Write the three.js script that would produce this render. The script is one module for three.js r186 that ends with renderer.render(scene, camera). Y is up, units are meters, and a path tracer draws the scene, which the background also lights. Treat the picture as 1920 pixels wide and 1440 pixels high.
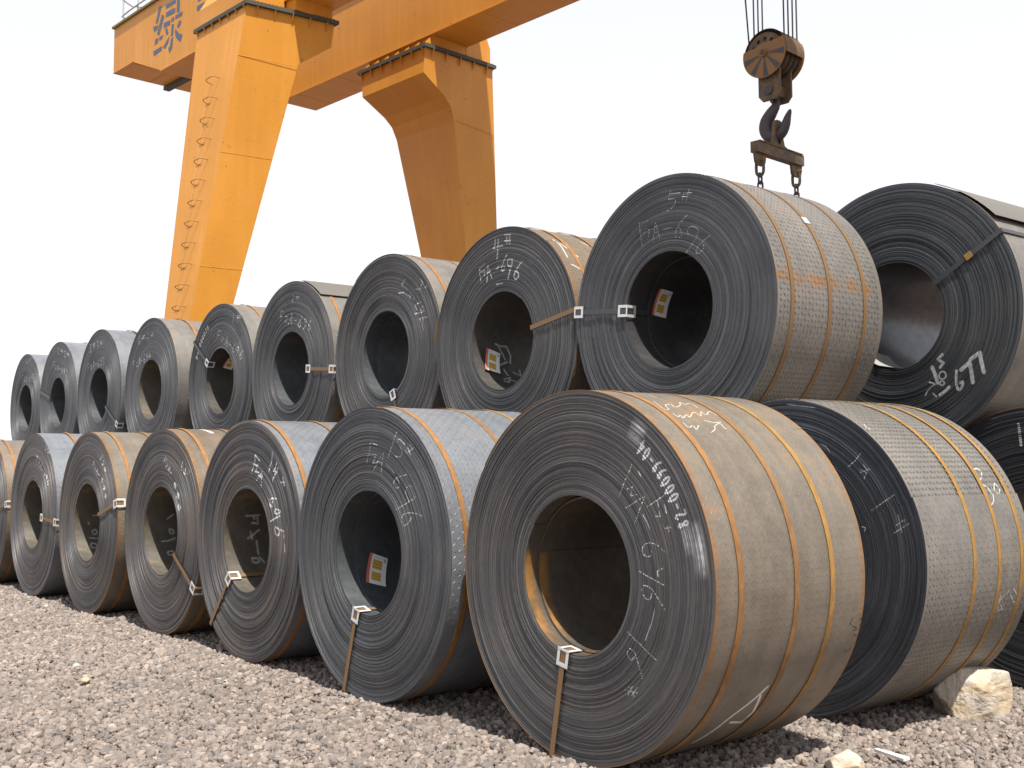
import * as THREE from 'three';
import { mergeGeometries } from 'three/addons/utils/BufferGeometryUtils.js';

// ---------- camera, sky, sun, exposure ----------
const D2R = Math.PI / 180;
const scene = new THREE.Scene();
const camera = new THREE.PerspectiveCamera(37.77, 4 / 3, 0.1, 900);
{
  const yaw = 38.454 * D2R, pitch = 4.297 * D2R;
  camera.position.set(0, 1.415, 0);
  camera.lookAt(-Math.cos(yaw) * Math.cos(pitch), 1.415 + Math.sin(pitch), -Math.sin(yaw) * Math.cos(pitch));
  camera.rotateZ(-0.321 * D2R);
}
const renderer = new THREE.WebGLRenderer({ antialias: true });
renderer.toneMapping = THREE.LinearToneMapping;
renderer.toneMappingExposure = 1.5;
renderer.shadowMap.enabled = true;

const SUN = new THREE.Vector3(0.401, 0.902, 0.162).normalize();
{
  // hazy bright sky: white near the horizon, a little bluer and darker overhead
  const W = 256, H = 128, d = new Float32Array(W * H * 4);
  for (let j = 0; j < H; j++) {
    const el = ((j + 0.5) / H - 0.5) * Math.PI;
    const s = Math.max(0, Math.sin(el));
    const f = Math.pow(s, 1.5);
    const r = 0.755 - 0.47 * f, g = 0.752 - 0.40 * f, b = 0.782 - 0.31 * f;
    for (let i = 0; i < W; i++) {
      const o = (j * W + i) * 4;
      d[o] = r; d[o + 1] = g; d[o + 2] = b; d[o + 3] = 1;
    }
  }
  const t = new THREE.DataTexture(d, W, H, THREE.RGBAFormat, THREE.FloatType);
  t.mapping = THREE.EquirectangularReflectionMapping;
  t.magFilter = t.minFilter = THREE.LinearFilter;
  t.needsUpdate = true;
  scene.background = t;
  scene.environment = t;
}
const sun = new THREE.DirectionalLight(new THREE.Color(1, 0.95, 0.87), 5);
sun.target.position.set(-10, 1, -6);
sun.position.copy(sun.target.position).addScaledVector(SUN, 60);
sun.castShadow = true;
sun.shadow.radius = 1.6;
sun.shadow.mapSize.set(4096, 4096);
Object.assign(sun.shadow.camera, { left: -26, right: 26, top: 26, bottom: -26, near: 1, far: 140 });
scene.add(sun, sun.target);

// ---------- helpers ----------
function rng(seed) {
  let a = seed >>> 0;
  return () => { a = (a + 0x6D2B79F5) | 0; let t = Math.imul(a ^ (a >>> 15), 1 | a); t = (t + Math.imul(t ^ (t >>> 7), 61 | t)) ^ t; return ((t ^ (t >>> 14)) >>> 0) / 4294967296; };
}
const hash2 = (x, y, s = 0) => {
  let h = Math.imul(x | 0, 374761393) ^ Math.imul(y | 0, 668265263) ^ Math.imul(s | 0, 974711);
  h = Math.imul(h ^ (h >>> 13), 1274126177); h ^= h >>> 16;
  return (h >>> 0) / 4294967296;
};
const mod = (a, n) => ((a % n) + n) % n;
// value noise; px, py are lattice periods (0 = none)
function vn(x, y, s = 0, px = 0, py = 0) {
  const xi = Math.floor(x), yi = Math.floor(y); let fx = x - xi, fy = y - yi;
  fx = fx * fx * (3 - 2 * fx); fy = fy * fy * (3 - 2 * fy);
  const x0 = px ? mod(xi, px) : xi, x1 = px ? mod(xi + 1, px) : xi + 1, y0 = py ? mod(yi, py) : yi, y1 = py ? mod(yi + 1, py) : yi + 1;
  const a = hash2(x0, y0, s), b = hash2(x1, y0, s), c = hash2(x0, y1, s), d = hash2(x1, y1, s);
  return a + (b - a) * fx + (c - a) * fy + (a - b - c + d) * fx * fy;
}
const clamp = (x, a = 0, b = 1) => Math.min(b, Math.max(a, x));
const sstep = (a, b, x) => { const t = clamp((x - a) / (b - a)); return t * t * (3 - 2 * t); };
const enc = (v) => { v = clamp(v); return Math.round(255 * (v <= 0.0031308 ? 12.92 * v : 1.055 * Math.pow(v, 1 / 2.4) - 0.055)); };
function dataTex(w, h, data, srgb = true, repeat = true) {
  const t = new THREE.DataTexture(data, w, h, THREE.RGBAFormat, THREE.UnsignedByteType);
  if (srgb) t.colorSpace = THREE.SRGBColorSpace;
  t.magFilter = THREE.LinearFilter; t.minFilter = THREE.LinearMipmapLinearFilter; t.generateMipmaps = true;
  t.wrapS = t.wrapT = repeat ? THREE.RepeatWrapping : THREE.ClampToEdgeWrapping;
  t.needsUpdate = true;
  return t;
}
const taken = {};
function numbered(name) { const n = taken[name] = (taken[name] ?? -1) + 1; return n ? `${name}_${String(n).padStart(3, '0')}` : name; }
function thing(name, label, category, pos = [0, 0, 0], turn = 0, group) {
  const o = new THREE.Group(); o.name = numbered(name); o.position.set(...pos); o.rotation.y = turn;
  o.userData = { label, category }; if (group) o.userData.group = group;
  scene.add(o); return o;
}
function part(name, geo, mat, parent) {
  const m = new THREE.Mesh(geo, mat); m.name = name; m.castShadow = m.receiveShadow = true;
  (parent || scene).add(m); return m;
}
const rgb = (r, g, b) => new THREE.Color().setRGB(r, g, b);
const std = (o) => new THREE.MeshStandardMaterial(o);
function geoOf(pos, idx, uv, nor) {
  const g = new THREE.BufferGeometry();
  g.setAttribute('position', new THREE.BufferAttribute(new Float32Array(pos), 3));
  if (uv) g.setAttribute('uv', new THREE.BufferAttribute(new Float32Array(uv), 2));
  g.setIndex(idx);
  if (nor) g.setAttribute('normal', new THREE.BufferAttribute(new Float32Array(nor), 3)); else g.computeVertexNormals();
  return g;
}
function box(sx, sy, sz, x = 0, y = 0, z = 0) { const g = new THREE.BoxGeometry(sx, sy, sz); g.translate(x, y, z); return g; }
function boxIn(m4, sx, sy, sz, x, y, z) { const g = box(sx, sy, sz, x, y, z); g.applyMatrix4(m4); return g; }
function tube(pts, r, seg = 24, rad = 6, closed = false) {
  return new THREE.TubeGeometry(new THREE.CatmullRomCurve3(pts.map((p) => new THREE.Vector3(...p)), closed), seg, r, rad, closed);
}
function rod(a, b, r, n = 8) {
  const A = new THREE.Vector3(...a), B = new THREE.Vector3(...b), d = B.clone().sub(A), L = d.length();
  const g = new THREE.CylinderGeometry(r, r, L, n); g.translate(0, L / 2, 0);
  g.applyQuaternion(new THREE.Quaternion().setFromUnitVectors(new THREE.Vector3(0, 1, 0), d.normalize()));
  g.translate(A.x, A.y, A.z); return g;
}
const merge = (l) => mergeGeometries(l.map((g) => (g.index ? g.toNonIndexed() : g)).map((g) => { const h = g.clone(); for (const k of Object.keys(h.attributes)) if (!['position', 'normal', 'uv'].includes(k)) h.deleteAttribute(k); return h; }));
const CHALK={"B1":[[0.0035,0.4,0.53,0.315,0.385],[0.0035,0.444,0.5,0.462,0.474],[0.0035,0.371,0.419,0.405,0.429,0.394,0.388,0.434,0.394],[0.0035,0.363,0.333,0.484,0.389,0.418,0.268],[0.0035,0.411,0.367,0.446,0.319],[0.0035,0.472,0.303,0.501,0.262,0.523,0.226],[0.0035,0.606,0.138,0.558,0.175,0.493,0.181,0.46,0.153,0.479,0.115,0.518,0.119,0.521,0.142],[0.0035,0.602,-0.005,0.516,0.022,0.435,0.051],[0.0035,0.588,0.07,0.555,0.055,0.56,0.033],[0.0035,0.6,-0.113,0.553,-0.058,0.509,-0.018,0.466,-0.01,0.452,-0.043,0.488,-0.077,0.512,-0.07,0.517,-0.045],[0.0035,0.537,-0.109,0.515,-0.176,0.475,-0.258],[0.0035,0.359,-0.231,0.537,-0.337],[0.0035,0.452,-0.431,0.43,-0.37,0.404,-0.317,0.371,-0.301,0.357,-0.332,0.379,-0.362,0.401,-0.341],[0.0035,0.34,-0.498,0.416,-0.499],[0.0035,0.361,-0.475,0.4,-0.523],[0.0035,0.391,-0.466,0.355,-0.519],[0.0035,0.417,-0.473,0.373,-0.524],[0.0035,0.497,0.341,0.607,0.394],[0.0035,0.562,0.37,0.576,0.297,0.548,0.3],[0.0035,0.606,0.353,0.618,0.316],[0.0035,0.604,0.247,0.642,0.253],[0.0035,0.623,0.262,0.629,0.235]],"T1":[[0.0035,0.038,0.779,0.01,0.726,0.058,0.724,0.081,0.715,0.081,0.693,0.059,0.668,0.026,0.655,-0.025,0.646],[0.0035,0.041,0.758,0.123,0.751],[0.0035,0.199,0.757,0.174,0.688],[0.0035,0.155,0.744,0.142,0.699],[0.0035,0.146,0.74,0.221,0.733],[0.0035,0.14,0.723,0.203,0.712],[0.0035,-0.157,0.619,-0.251,0.615,-0.229,0.457],[0.0035,-0.24,0.538,-0.195,0.549],[0.0035,-0.189,0.564,-0.164,0.559,-0.158,0.536,-0.178,0.494],[0.0035,-0.135,0.462,-0.099,0.595,-0.068,0.478],[0.0035,-0.122,0.53,-0.079,0.527],[0.0035,-0.045,0.539,0.048,0.538],[0.0035,0.183,0.591,0.128,0.562,0.101,0.536,0.077,0.509,0.073,0.475,0.093,0.452,0.12,0.465,0.129,0.491,0.104,0.533],[0.0035,0.256,0.5,0.216,0.516,0.181,0.504,0.178,0.474,0.203,0.449,0.245,0.429],[0.0035,0.256,0.5,0.278,0.481,0.248,0.424,0.201,0.38,0.152,0.338],[0.0035,0.371,0.429,0.326,0.411,0.27,0.382,0.246,0.345,0.263,0.327,0.305,0.342,0.32,0.369,0.295,0.397]],"T2":[[0.008,-0.071,0.812,-0.075,0.77,-0.097,0.732,0.02,0.738],[0.008,-0.034,0.804,-0.038,0.726,-0.051,0.65],[0.008,0.049,0.817,0.127,0.807],[0.008,0.048,0.773,0.118,0.764],[0.008,0.073,0.818,0.075,0.75],[0.008,0.112,0.812,0.11,0.741],[0.008,-0.214,0.634,-0.281,0.609,-0.272,0.549,-0.262,0.492],[0.008,-0.262,0.579,-0.23,0.563],[0.008,-0.224,0.574,-0.205,0.579,-0.218,0.538],[0.008,-0.183,0.483,-0.17,0.614,-0.12,0.503],[0.008,-0.183,0.56,-0.142,0.55],[0.008,-0.092,0.549,-0.027,0.582],[0.008,0.071,0.662,0.05,0.629,0.019,0.588,-0.005,0.561,0.019,0.539,0.046,0.55,0.037,0.574],[0.008,0.092,0.619,0.08,0.579,0.098,0.565,0.134,0.564,0.149,0.607,0.122,0.62,0.092,0.619],[0.008,0.14,0.586,0.103,0.516,0.088,0.469],[0.008,0.258,0.574,0.187,0.53,0.163,0.492,0.163,0.466,0.198,0.447,0.225,0.484,0.187,0.523],[0.008,-0.055,0.443,0.024,0.44]],"T3":[[0.008,0.326,0.639,0.267,0.586,0.368,0.538],[0.008,0.305,0.521,0.233,0.525],[0.008,0.309,0.525,0.418,0.46,0.409,0.512],[0.008,0.459,0.455,0.471,0.436],[0.008,0.573,0.605,0.617,0.558,0.565,0.551,0.573,0.514,0.484,0.53],[0.008,0.629,0.525,0.653,0.54],[0.008,0.645,0.518,0.665,0.529],[0.008,0.581,0.402,0.488,0.388,0.529,0.338,0.492,0.365],[0.008,0.605,0.365,0.573,0.337,0.613,0.314,0.645,0.333,0.605,0.365],[0.008,0.605,0.311,0.492,0.31],[0.008,0.677,0.262,0.565,0.261,0.597,0.212,0.613,0.242],[0.008,0.601,0.207,0.618,0.151]],"B2":[[0.004,0.139,0.653,0.034,0.679,0.012,0.607,-0.011,0.55],[0.004,0.012,0.605,0.108,0.599],[0.004,0.044,0.585,0.104,0.585,0.054,0.547,0.113,0.554],[0.004,0.068,0.504,0.18,0.615,0.158,0.478],[0.004,0.117,0.563,0.18,0.551],[0.004,0.202,0.546,0.268,0.515,0.312,0.487],[0.004,0.332,0.733,0.285,0.66,0.233,0.583],[0.004,0.422,0.659,0.358,0.698,0.341,0.665,0.388,0.632,0.392,0.602,0.358,0.579,0.277,0.601],[0.004,0.43,0.625,0.447,0.606],[0.004,0.468,0.658,0.509,0.628],[0.004,0.439,0.601,0.513,0.635],[0.004,0.455,0.638,0.489,0.592],[0.004,0.439,0.48,0.376,0.471,0.32,0.457,0.295,0.427,0.329,0.395,0.363,0.409,0.359,0.441,0.338,0.457],[0.004,0.469,0.326,0.423,0.386,0.468,0.423,0.514,0.383,0.534,0.345,0.44,0.311,0.325,0.27],[0.004,0.599,0.241,0.547,0.255,0.473,0.258,0.406,0.249,0.381,0.212,0.411,0.174,0.473,0.201,0.498,0.243]],"B3":[[0.008,0.223,0.588,0.148,0.628,0.116,0.55,0.09,0.493],[0.008,0.123,0.559,0.184,0.552],[0.008,0.191,0.561,0.151,0.508,0.206,0.502],[0.008,0.173,0.442,0.259,0.507,0.248,0.395],[0.008,0.206,0.478,0.26,0.466],[0.008,0.432,0.639,0.395,0.554,0.371,0.499],[0.008,0.498,0.571,0.448,0.513,0.493,0.501],[0.008,0.517,0.536,0.424,0.437],[0.008,0.594,0.464,0.614,0.41],[0.008,0.557,0.432,0.62,0.433],[0.008,0.491,0.316,0.401,0.315,0.389,0.279,0.422,0.242,0.434,0.292],[0.008,0.549,0.228,0.486,0.247,0.467,0.217,0.506,0.204,0.549,0.22],[0.008,0.55,0.197,0.405,0.152],[0.008,0.476,0.119,0.471,0.073,0.528,0.047,0.546,0.099,0.476,0.119],[0.008,0.552,0.099,0.615,0.085,0.603,0.044],[0.008,0.629,0.0,0.637,-0.053]],"R1":[[0.004,0.53,0.582,0.49,0.539,0.444,0.506],[0.004,0.519,0.496,0.574,0.47],[0.004,0.541,0.522,0.566,0.492,0.546,0.444],[0.004,0.523,0.478,0.584,0.496],[0.004,0.726,0.361,0.585,0.274],[0.004,0.743,0.256,0.764,0.166],[0.004,0.779,0.232,0.789,0.171],[0.004,0.719,0.161,0.804,0.211],[0.004,0.733,0.201,0.774,0.228],[0.004,0.272,0.641,0.312,0.617,0.334,0.585],[0.004,0.522,0.186,0.547,0.18,0.538,0.163],[0.004,0.049,0.869,0.236,0.841]],"R2":[[0.018,0.569,-0.351,0.635,-0.313,0.643,-0.373,0.657,-0.443],[0.018,0.498,-0.417,0.561,-0.37,0.571,-0.438,0.577,-0.506],[0.018,0.286,-0.385,0.306,-0.439,0.325,-0.493],[0.013,0.464,-0.421,0.459,-0.476,0.462,-0.525,0.475,-0.555,0.5,-0.537,0.51,-0.495,0.487,-0.504],[0.013,0.337,-0.577,0.377,-0.553,0.408,-0.527],[0.013,0.365,-0.302,0.331,-0.332,0.37,-0.361,0.344,-0.389],[0.007,0.388,-0.445,0.378,-0.421,0.353,-0.418,0.335,-0.435,0.337,-0.461,0.358,-0.473,0.382,-0.464,0.388,-0.445],[0.007,0.375,-0.498,0.358,-0.479,0.338,-0.491,0.343,-0.511,0.364,-0.514,0.375,-0.498],[0.007,0.304,-0.502,0.27,-0.523,0.244,-0.545,0.228,-0.574],[0.007,0.261,-0.486,0.293,-0.495],[0.007,0.285,-0.564,0.311,-0.588]],"R3":[[0.012,-0.091,0.786,-0.084,0.723,-0.078,0.651]],"T4":[[0.007,-0.243,0.512,-0.215,0.624,-0.146,0.607],[0.007,-0.229,0.568,-0.178,0.558],[0.007,-0.119,0.555,-0.075,0.544,-0.133,0.499,-0.086,0.49],[0.007,-0.043,0.462,0.023,0.564,0.032,0.443],[0.007,-0.017,0.501,0.031,0.491],[0.007,0.078,0.491,0.134,0.477],[0.007,0.246,0.508,0.188,0.469,0.169,0.432,0.189,0.404,0.226,0.418,0.223,0.449,0.184,0.455],[0.007,0.341,0.455,0.303,0.434,0.285,0.469,0.321,0.49,0.344,0.466,0.322,0.418,0.283,0.38],[0.007,0.446,0.458,0.388,0.419,0.37,0.382,0.389,0.353,0.426,0.368,0.423,0.398,0.385,0.404],[0.006,0.009,0.748,0.041,0.759,0.075,0.738,0.0,0.687,0.074,0.678],[0.006,0.138,0.74,0.126,0.702],[0.006,0.176,0.734,0.164,0.697],[0.006,0.119,0.731,0.195,0.722],[0.006,0.116,0.715,0.19,0.706]],"T5":[[0.006,0.362,0.737,0.346,0.639],[0.006,0.485,0.722,0.475,0.673],[0.006,0.533,0.719,0.523,0.67],[0.006,0.462,0.71,0.558,0.705],[0.006,0.461,0.688,0.553,0.684],[0.006,-0.081,0.494,-0.032,0.601,0.036,0.57],[0.006,-0.057,0.547,-0.006,0.527],[0.006,0.055,0.512,0.099,0.492,0.031,0.459,0.078,0.441],[0.006,0.118,0.403,0.205,0.493,0.193,0.369],[0.006,0.152,0.437,0.2,0.418],[0.006,0.249,0.408,0.305,0.383],[0.006,0.426,0.392,0.36,0.364,0.334,0.331,0.349,0.298,0.39,0.305,0.392,0.337,0.353,0.35],[0.006,0.516,0.319,0.473,0.306,0.46,0.344,0.501,0.358,0.521,0.329,0.489,0.286,0.442,0.255],[0.006,0.626,0.301,0.559,0.273,0.533,0.24,0.548,0.207,0.589,0.214,0.592,0.246,0.553,0.26]],"T6":[[0.006,-0.384,0.733,-0.451,0.679,-0.463,0.638,-0.425,0.615,-0.378,0.64,-0.394,0.668,-0.45,0.664],[0.006,-0.3,0.727,-0.307,0.668],[0.006,-0.251,0.728,-0.257,0.669],[0.006,-0.323,0.71,-0.224,0.715],[0.006,-0.322,0.685,-0.227,0.689],[0.006,-0.081,0.74,-0.148,0.686,-0.16,0.645,-0.122,0.622,-0.075,0.647,-0.091,0.675,-0.147,0.671],[0.006,0.003,0.734,-0.004,0.675],[0.006,0.052,0.735,0.046,0.676],[0.006,-0.02,0.717,0.079,0.722],[0.006,-0.019,0.692,0.076,0.696],[0.006,-0.612,0.298,-0.628,0.407,-0.565,0.416],[0.006,-0.62,0.352,-0.574,0.362],[0.006,-0.524,0.38,-0.484,0.386,-0.516,0.326,-0.474,0.336],[0.006,-0.427,0.326,-0.409,0.44,-0.358,0.336],[0.006,-0.42,0.369,-0.376,0.378],[0.006,-0.337,0.395,-0.285,0.403],[0.006,-0.203,0.471,-0.237,0.416,-0.24,0.377,-0.213,0.358,-0.188,0.385,-0.201,0.41,-0.235,0.402],[0.006,-0.104,0.458,-0.129,0.427,-0.156,0.45,-0.134,0.482,-0.106,0.469,-0.108,0.419,-0.127,0.372],[0.006,-0.039,0.496,-0.063,0.42,0.003,0.433],[0.006,-0.022,0.476,-0.015,0.377]],"T7":[[0.006,-0.443,0.762,-0.363,0.764,-0.411,0.711,-0.35,0.688,-0.379,0.644,-0.445,0.652],[0.006,-0.268,0.766,-0.274,0.7],[0.006,-0.216,0.767,-0.222,0.702],[0.006,-0.292,0.746,-0.187,0.753],[0.006,-0.291,0.718,-0.19,0.725],[0.006,-0.122,0.773,-0.041,0.775,-0.09,0.722,-0.029,0.699,-0.057,0.655,-0.124,0.663],[0.006,0.053,0.777,0.047,0.711],[0.006,0.105,0.778,0.1,0.713],[0.006,0.03,0.757,0.134,0.764],[0.006,0.031,0.729,0.131,0.736],[0.006,-0.478,0.368,-0.486,0.481,-0.414,0.487],[0.006,-0.482,0.425,-0.43,0.431],[0.006,-0.372,0.447,-0.326,0.45,-0.368,0.39,-0.32,0.397],[0.006,-0.269,0.383,-0.238,0.5,-0.19,0.389],[0.006,-0.256,0.428,-0.207,0.434],[0.006,-0.162,0.448,-0.103,0.453],[0.006,-0.005,0.517,-0.049,0.462,-0.055,0.422,-0.027,0.401,0.004,0.426,-0.009,0.454,-0.048,0.448],[0.006,0.104,0.496,0.073,0.466,0.045,0.492,0.073,0.523,0.103,0.508,0.096,0.456,0.071,0.408],[0.006,0.148,0.523,0.2,0.526,0.171,0.479,0.212,0.459,0.195,0.42,0.151,0.426]],"T8":[[0.006,-0.044,0.842,0.0,0.85,0.047,0.82,-0.061,0.771,0.041,0.749],[0.006,0.135,0.812,0.116,0.769],[0.006,0.188,0.8,0.169,0.757],[0.006,0.108,0.805,0.214,0.782],[0.006,0.103,0.786,0.205,0.764],[0.006,0.28,0.766,0.325,0.774,0.372,0.744,0.264,0.695,0.365,0.673],[0.006,0.46,0.736,0.441,0.693],[0.006,0.512,0.724,0.494,0.681],[0.006,0.432,0.729,0.538,0.706],[0.006,0.428,0.71,0.53,0.688],[0.006,-0.274,0.553,-0.246,0.657,-0.173,0.637],[0.006,-0.26,0.605,-0.206,0.593],[0.006,-0.144,0.587,-0.097,0.574,-0.158,0.535,-0.108,0.525],[0.006,-0.062,0.496,0.006,0.589,0.018,0.474],[0.006,-0.035,0.531,0.016,0.519],[0.006,0.065,0.517,0.125,0.501],[0.006,0.242,0.525,0.182,0.491,0.163,0.457,0.184,0.429,0.223,0.441,0.219,0.47,0.178,0.478],[0.006,0.344,0.469,0.304,0.452,0.284,0.486,0.322,0.503,0.347,0.48,0.324,0.436,0.283,0.402],[0.006,0.396,0.478,0.449,0.463,0.405,0.431,0.439,0.399,0.41,0.37,0.368,0.39]],"T9":[[0.006,0.064,0.827,-0.0,0.763,0.125,0.766],[0.006,0.09,0.807,0.075,0.718],[0.006,0.198,0.821,0.19,0.771],[0.006,0.254,0.821,0.246,0.771],[0.006,0.172,0.807,0.284,0.809],[0.006,0.172,0.785,0.28,0.788],[0.006,-0.23,0.444,-0.225,0.561,-0.154,0.558],[0.006,-0.228,0.502,-0.176,0.503],[0.006,-0.117,0.512,-0.072,0.51,-0.119,0.454,-0.071,0.455],[0.006,-0.023,0.436,0.021,0.551,0.055,0.433],[0.006,-0.005,0.48,0.044,0.48],[0.006,0.09,0.49,0.148,0.488],[0.006,0.252,0.542,0.203,0.492,0.192,0.451,0.217,0.427,0.251,0.449,0.241,0.478,0.202,0.476],[0.006,0.357,0.509,0.323,0.481,0.298,0.511,0.329,0.539,0.357,0.521,0.345,0.469,0.314,0.423],[0.006,0.462,0.534,0.41,0.536,0.401,0.484,0.453,0.476,0.445,0.427,0.392,0.422]],"B4":[[0.006,0.034,0.587,0.071,0.641,0.105,0.617],[0.006,0.052,0.614,0.078,0.598],[0.006,0.11,0.584,0.132,0.568,0.092,0.557,0.116,0.542],[0.006,0.134,0.518,0.19,0.559,0.172,0.492],[0.006,0.156,0.533,0.18,0.518],[0.006,0.206,0.508,0.234,0.489],[0.008,0.463,0.597,0.424,0.523],[0.008,0.516,0.569,0.553,0.553,0.516,0.532,0.537,0.505,0.512,0.486,0.485,0.505],[0.008,0.595,0.532,0.575,0.495],[0.008,0.619,0.522,0.598,0.485],[0.008,0.58,0.526,0.628,0.506],[0.008,0.572,0.51,0.619,0.491],[0.01,0.362,0.388,0.319,0.418,0.296,0.416,0.295,0.389,0.32,0.365,0.329,0.381,0.311,0.414],[0.01,0.393,0.288,0.366,0.31,0.369,0.34,0.395,0.32,0.398,0.291,0.369,0.289,0.336,0.303],[0.01,0.448,0.206,0.405,0.236,0.382,0.234,0.381,0.207,0.406,0.183,0.415,0.199,0.397,0.232]],"B5":[[0.006,0.152,0.559,0.184,0.608,0.218,0.585],[0.006,0.168,0.583,0.194,0.568],[0.006,0.225,0.554,0.246,0.54,0.208,0.53,0.232,0.516],[0.006,0.251,0.494,0.302,0.53,0.288,0.469],[0.006,0.271,0.507,0.295,0.493],[0.006,0.32,0.483,0.348,0.465],[0.008,0.427,0.657,0.381,0.62],[0.008,0.46,0.605,0.482,0.598,0.491,0.572,0.425,0.573,0.461,0.537],[0.008,0.525,0.546,0.501,0.529],[0.008,0.543,0.527,0.519,0.51],[0.008,0.511,0.549,0.547,0.512],[0.008,0.502,0.541,0.537,0.505],[0.009,0.491,0.416,0.446,0.435,0.425,0.43,0.428,0.405,0.453,0.388,0.46,0.404,0.44,0.431],[0.009,0.531,0.331,0.503,0.346,0.502,0.373,0.529,0.36,0.536,0.335,0.509,0.327,0.475,0.335],[0.009,0.592,0.267,0.548,0.286,0.526,0.281,0.529,0.255,0.555,0.239,0.562,0.254,0.541,0.281]],"B6":[[0.006,0.461,0.767,0.434,0.719],[0.006,0.523,0.738,0.496,0.69],[0.006,0.574,0.711,0.559,0.687],[0.006,0.594,0.701,0.579,0.678],[0.006,0.561,0.708,0.602,0.69],[0.006,0.556,0.697,0.595,0.68],[0.006,0.103,0.61,0.134,0.662,0.184,0.633],[0.006,0.118,0.636,0.155,0.616],[0.006,0.199,0.597,0.231,0.579,0.184,0.571,0.219,0.553],[0.006,0.249,0.525,0.307,0.562,0.303,0.493],[0.006,0.271,0.539,0.306,0.52],[0.006,0.341,0.506,0.382,0.482],[0.006,0.469,0.467,0.422,0.463,0.405,0.448,0.417,0.427,0.446,0.424,0.446,0.442,0.418,0.456],[0.006,0.536,0.411,0.505,0.411,0.495,0.435,0.523,0.435,0.539,0.416,0.518,0.397,0.486,0.387],[0.006,0.614,0.382,0.568,0.378,0.551,0.363,0.563,0.342,0.592,0.339,0.592,0.357,0.564,0.371]]};
const BARREL_MARKS={"B1":[[0.0017,1.339,0.318,1.254,0.303],[0.0017,1.192,0.219,1.14,0.205,1.074,0.194,1.07,0.228,1.136,0.246,1.158,0.311,1.102,0.286,1.138,0.364,1.204,0.407,1.149,0.397,1.192,0.476,1.116,0.462],[0.0017,1.031,0.219,0.99,0.215,1.016,0.259,0.975,0.24,1.031,0.309,0.983,0.292,1.068,0.388,1.0,0.391,1.078,0.444,1.014,0.435,1.083,0.512,1.018,0.519],[0.0017,0.937,0.21,0.888,0.209,0.919,0.263,0.871,0.248,0.915,0.298],[0.0017,0.855,0.335,0.884,0.389,0.914,0.406,0.948,0.473,0.896,0.462,0.892,0.474],[0.0017,0.965,0.378,0.946,0.432,0.954,0.486],[0.008,-0.569,0.498,-0.666,0.432,-0.757,0.358,-0.872,0.322,-0.982,0.276],[0.008,-0.626,0.482,-0.753,0.517,-0.84,0.494,-0.813,0.399]],"R1":[[0.0032,0.576,0.743,0.586,0.801,0.549,0.819,0.5,0.754,0.464,0.717,0.461,0.782,0.413,0.805,0.358,0.79,0.33,0.75,0.333,0.71],[0.0032,0.474,0.886,0.435,0.921,0.398,0.878,0.422,0.842,0.474,0.886],[0.0032,0.97,0.069,0.932,0.052],[0.0032,0.925,0.063,0.911,0.061],[0.0018,-0.282,0.752,-0.239,0.784,-0.221,0.836,-0.188,0.847],[0.0018,-0.317,0.758,-0.296,0.787,-0.323,0.818,-0.33,0.774],[0.0018,-0.235,0.87,-0.285,0.919,-0.296,0.973],[0.0018,-0.191,0.887,-0.241,0.941],[0.0018,-0.226,0.761,-0.271,0.757]],"T2":[[0.0045,0.949,0.094,0.848,0.099,0.679,0.081],[0.0045,0.922,0.188,0.777,0.177,0.605,0.163],[0.0045,0.876,0.116,0.701,0.196],[0.0045,0.592,0.084,0.547,0.16],[0.0045,1.008,0.412,0.941,0.445]],"B4":[[0.018,1.518,0.326,1.284,0.35]]};
const BORE_MARKS={"T2":[[0.007,3.084,0.235,3.124,0.282,3.129,0.352],[0.007,3.127,0.266,-2.984,0.309,-2.868,0.325],[0.007,-3.123,0.36,-2.963,0.389,-2.788,0.372],[0.007,-2.726,0.256,-2.819,0.344],[0.007,-2.627,0.286,-2.466,0.3],[0.007,-2.561,0.372,-2.469,0.449],[0.007,-2.633,0.446,-2.468,0.441],[0.007,-2.339,0.236,-2.4,0.31,-2.239,0.259,-2.271,0.224],[0.007,-2.325,0.294,-2.284,0.347]],"B3":[[0.008,2.701,0.163,2.693,0.276],[0.008,2.716,0.226,2.772,0.24],[0.008,2.719,0.261,2.882,0.275,2.86,0.225],[0.008,-3.105,0.199,3.1,0.247,3.012,0.29],[0.008,3.047,0.219,-3.093,0.234],[0.008,-3.047,0.271,-2.912,0.275,-2.774,0.279],[0.008,-2.695,0.218,-2.586,0.216,-2.596,0.272,-2.688,0.266,-2.695,0.218],[0.008,-2.704,0.281,-2.589,0.313]],"B4":[[0.007,2.918,0.205,2.823,0.257],[0.007,-3.107,0.229,-3.103,0.267,-3.007,0.272,-3.011,0.235,-3.107,0.229],[0.007,-2.828,0.155,-2.837,0.212,-2.894,0.282],[0.007,-2.55,0.189,-2.597,0.236,-2.503,0.253,-2.455,0.199,-2.55,0.189]],"B5":[[0.007,3.017,0.189,3.004,0.25],[0.007,-3.09,0.137,-3.035,0.15],[0.007,-2.832,0.174,-2.903,0.21,-2.807,0.234,-2.736,0.191,-2.832,0.174],[0.007,-2.413,0.138,-2.52,0.159,-2.447,0.208,-2.333,0.192,-2.341,0.146,-2.413,0.138],[0.007,-2.665,0.14,-2.62,0.24]]};
const BARREL_DARK={"B1":[[0.0045,-0.215,1.056,-0.229,0.994,-0.266,0.976,-0.295,1.057,-0.309,1.005],[0.0045,-0.253,1.037,-0.236,1.068,-0.276,1.065],[0.0045,-0.318,0.993,-0.337,1.065,-0.365,1.041],[0.0045,-0.37,0.992,-0.384,1.063,-0.418,1.036],[0.0045,-0.423,0.996,-0.421,1.016,-0.436,1.009]]};
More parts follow.
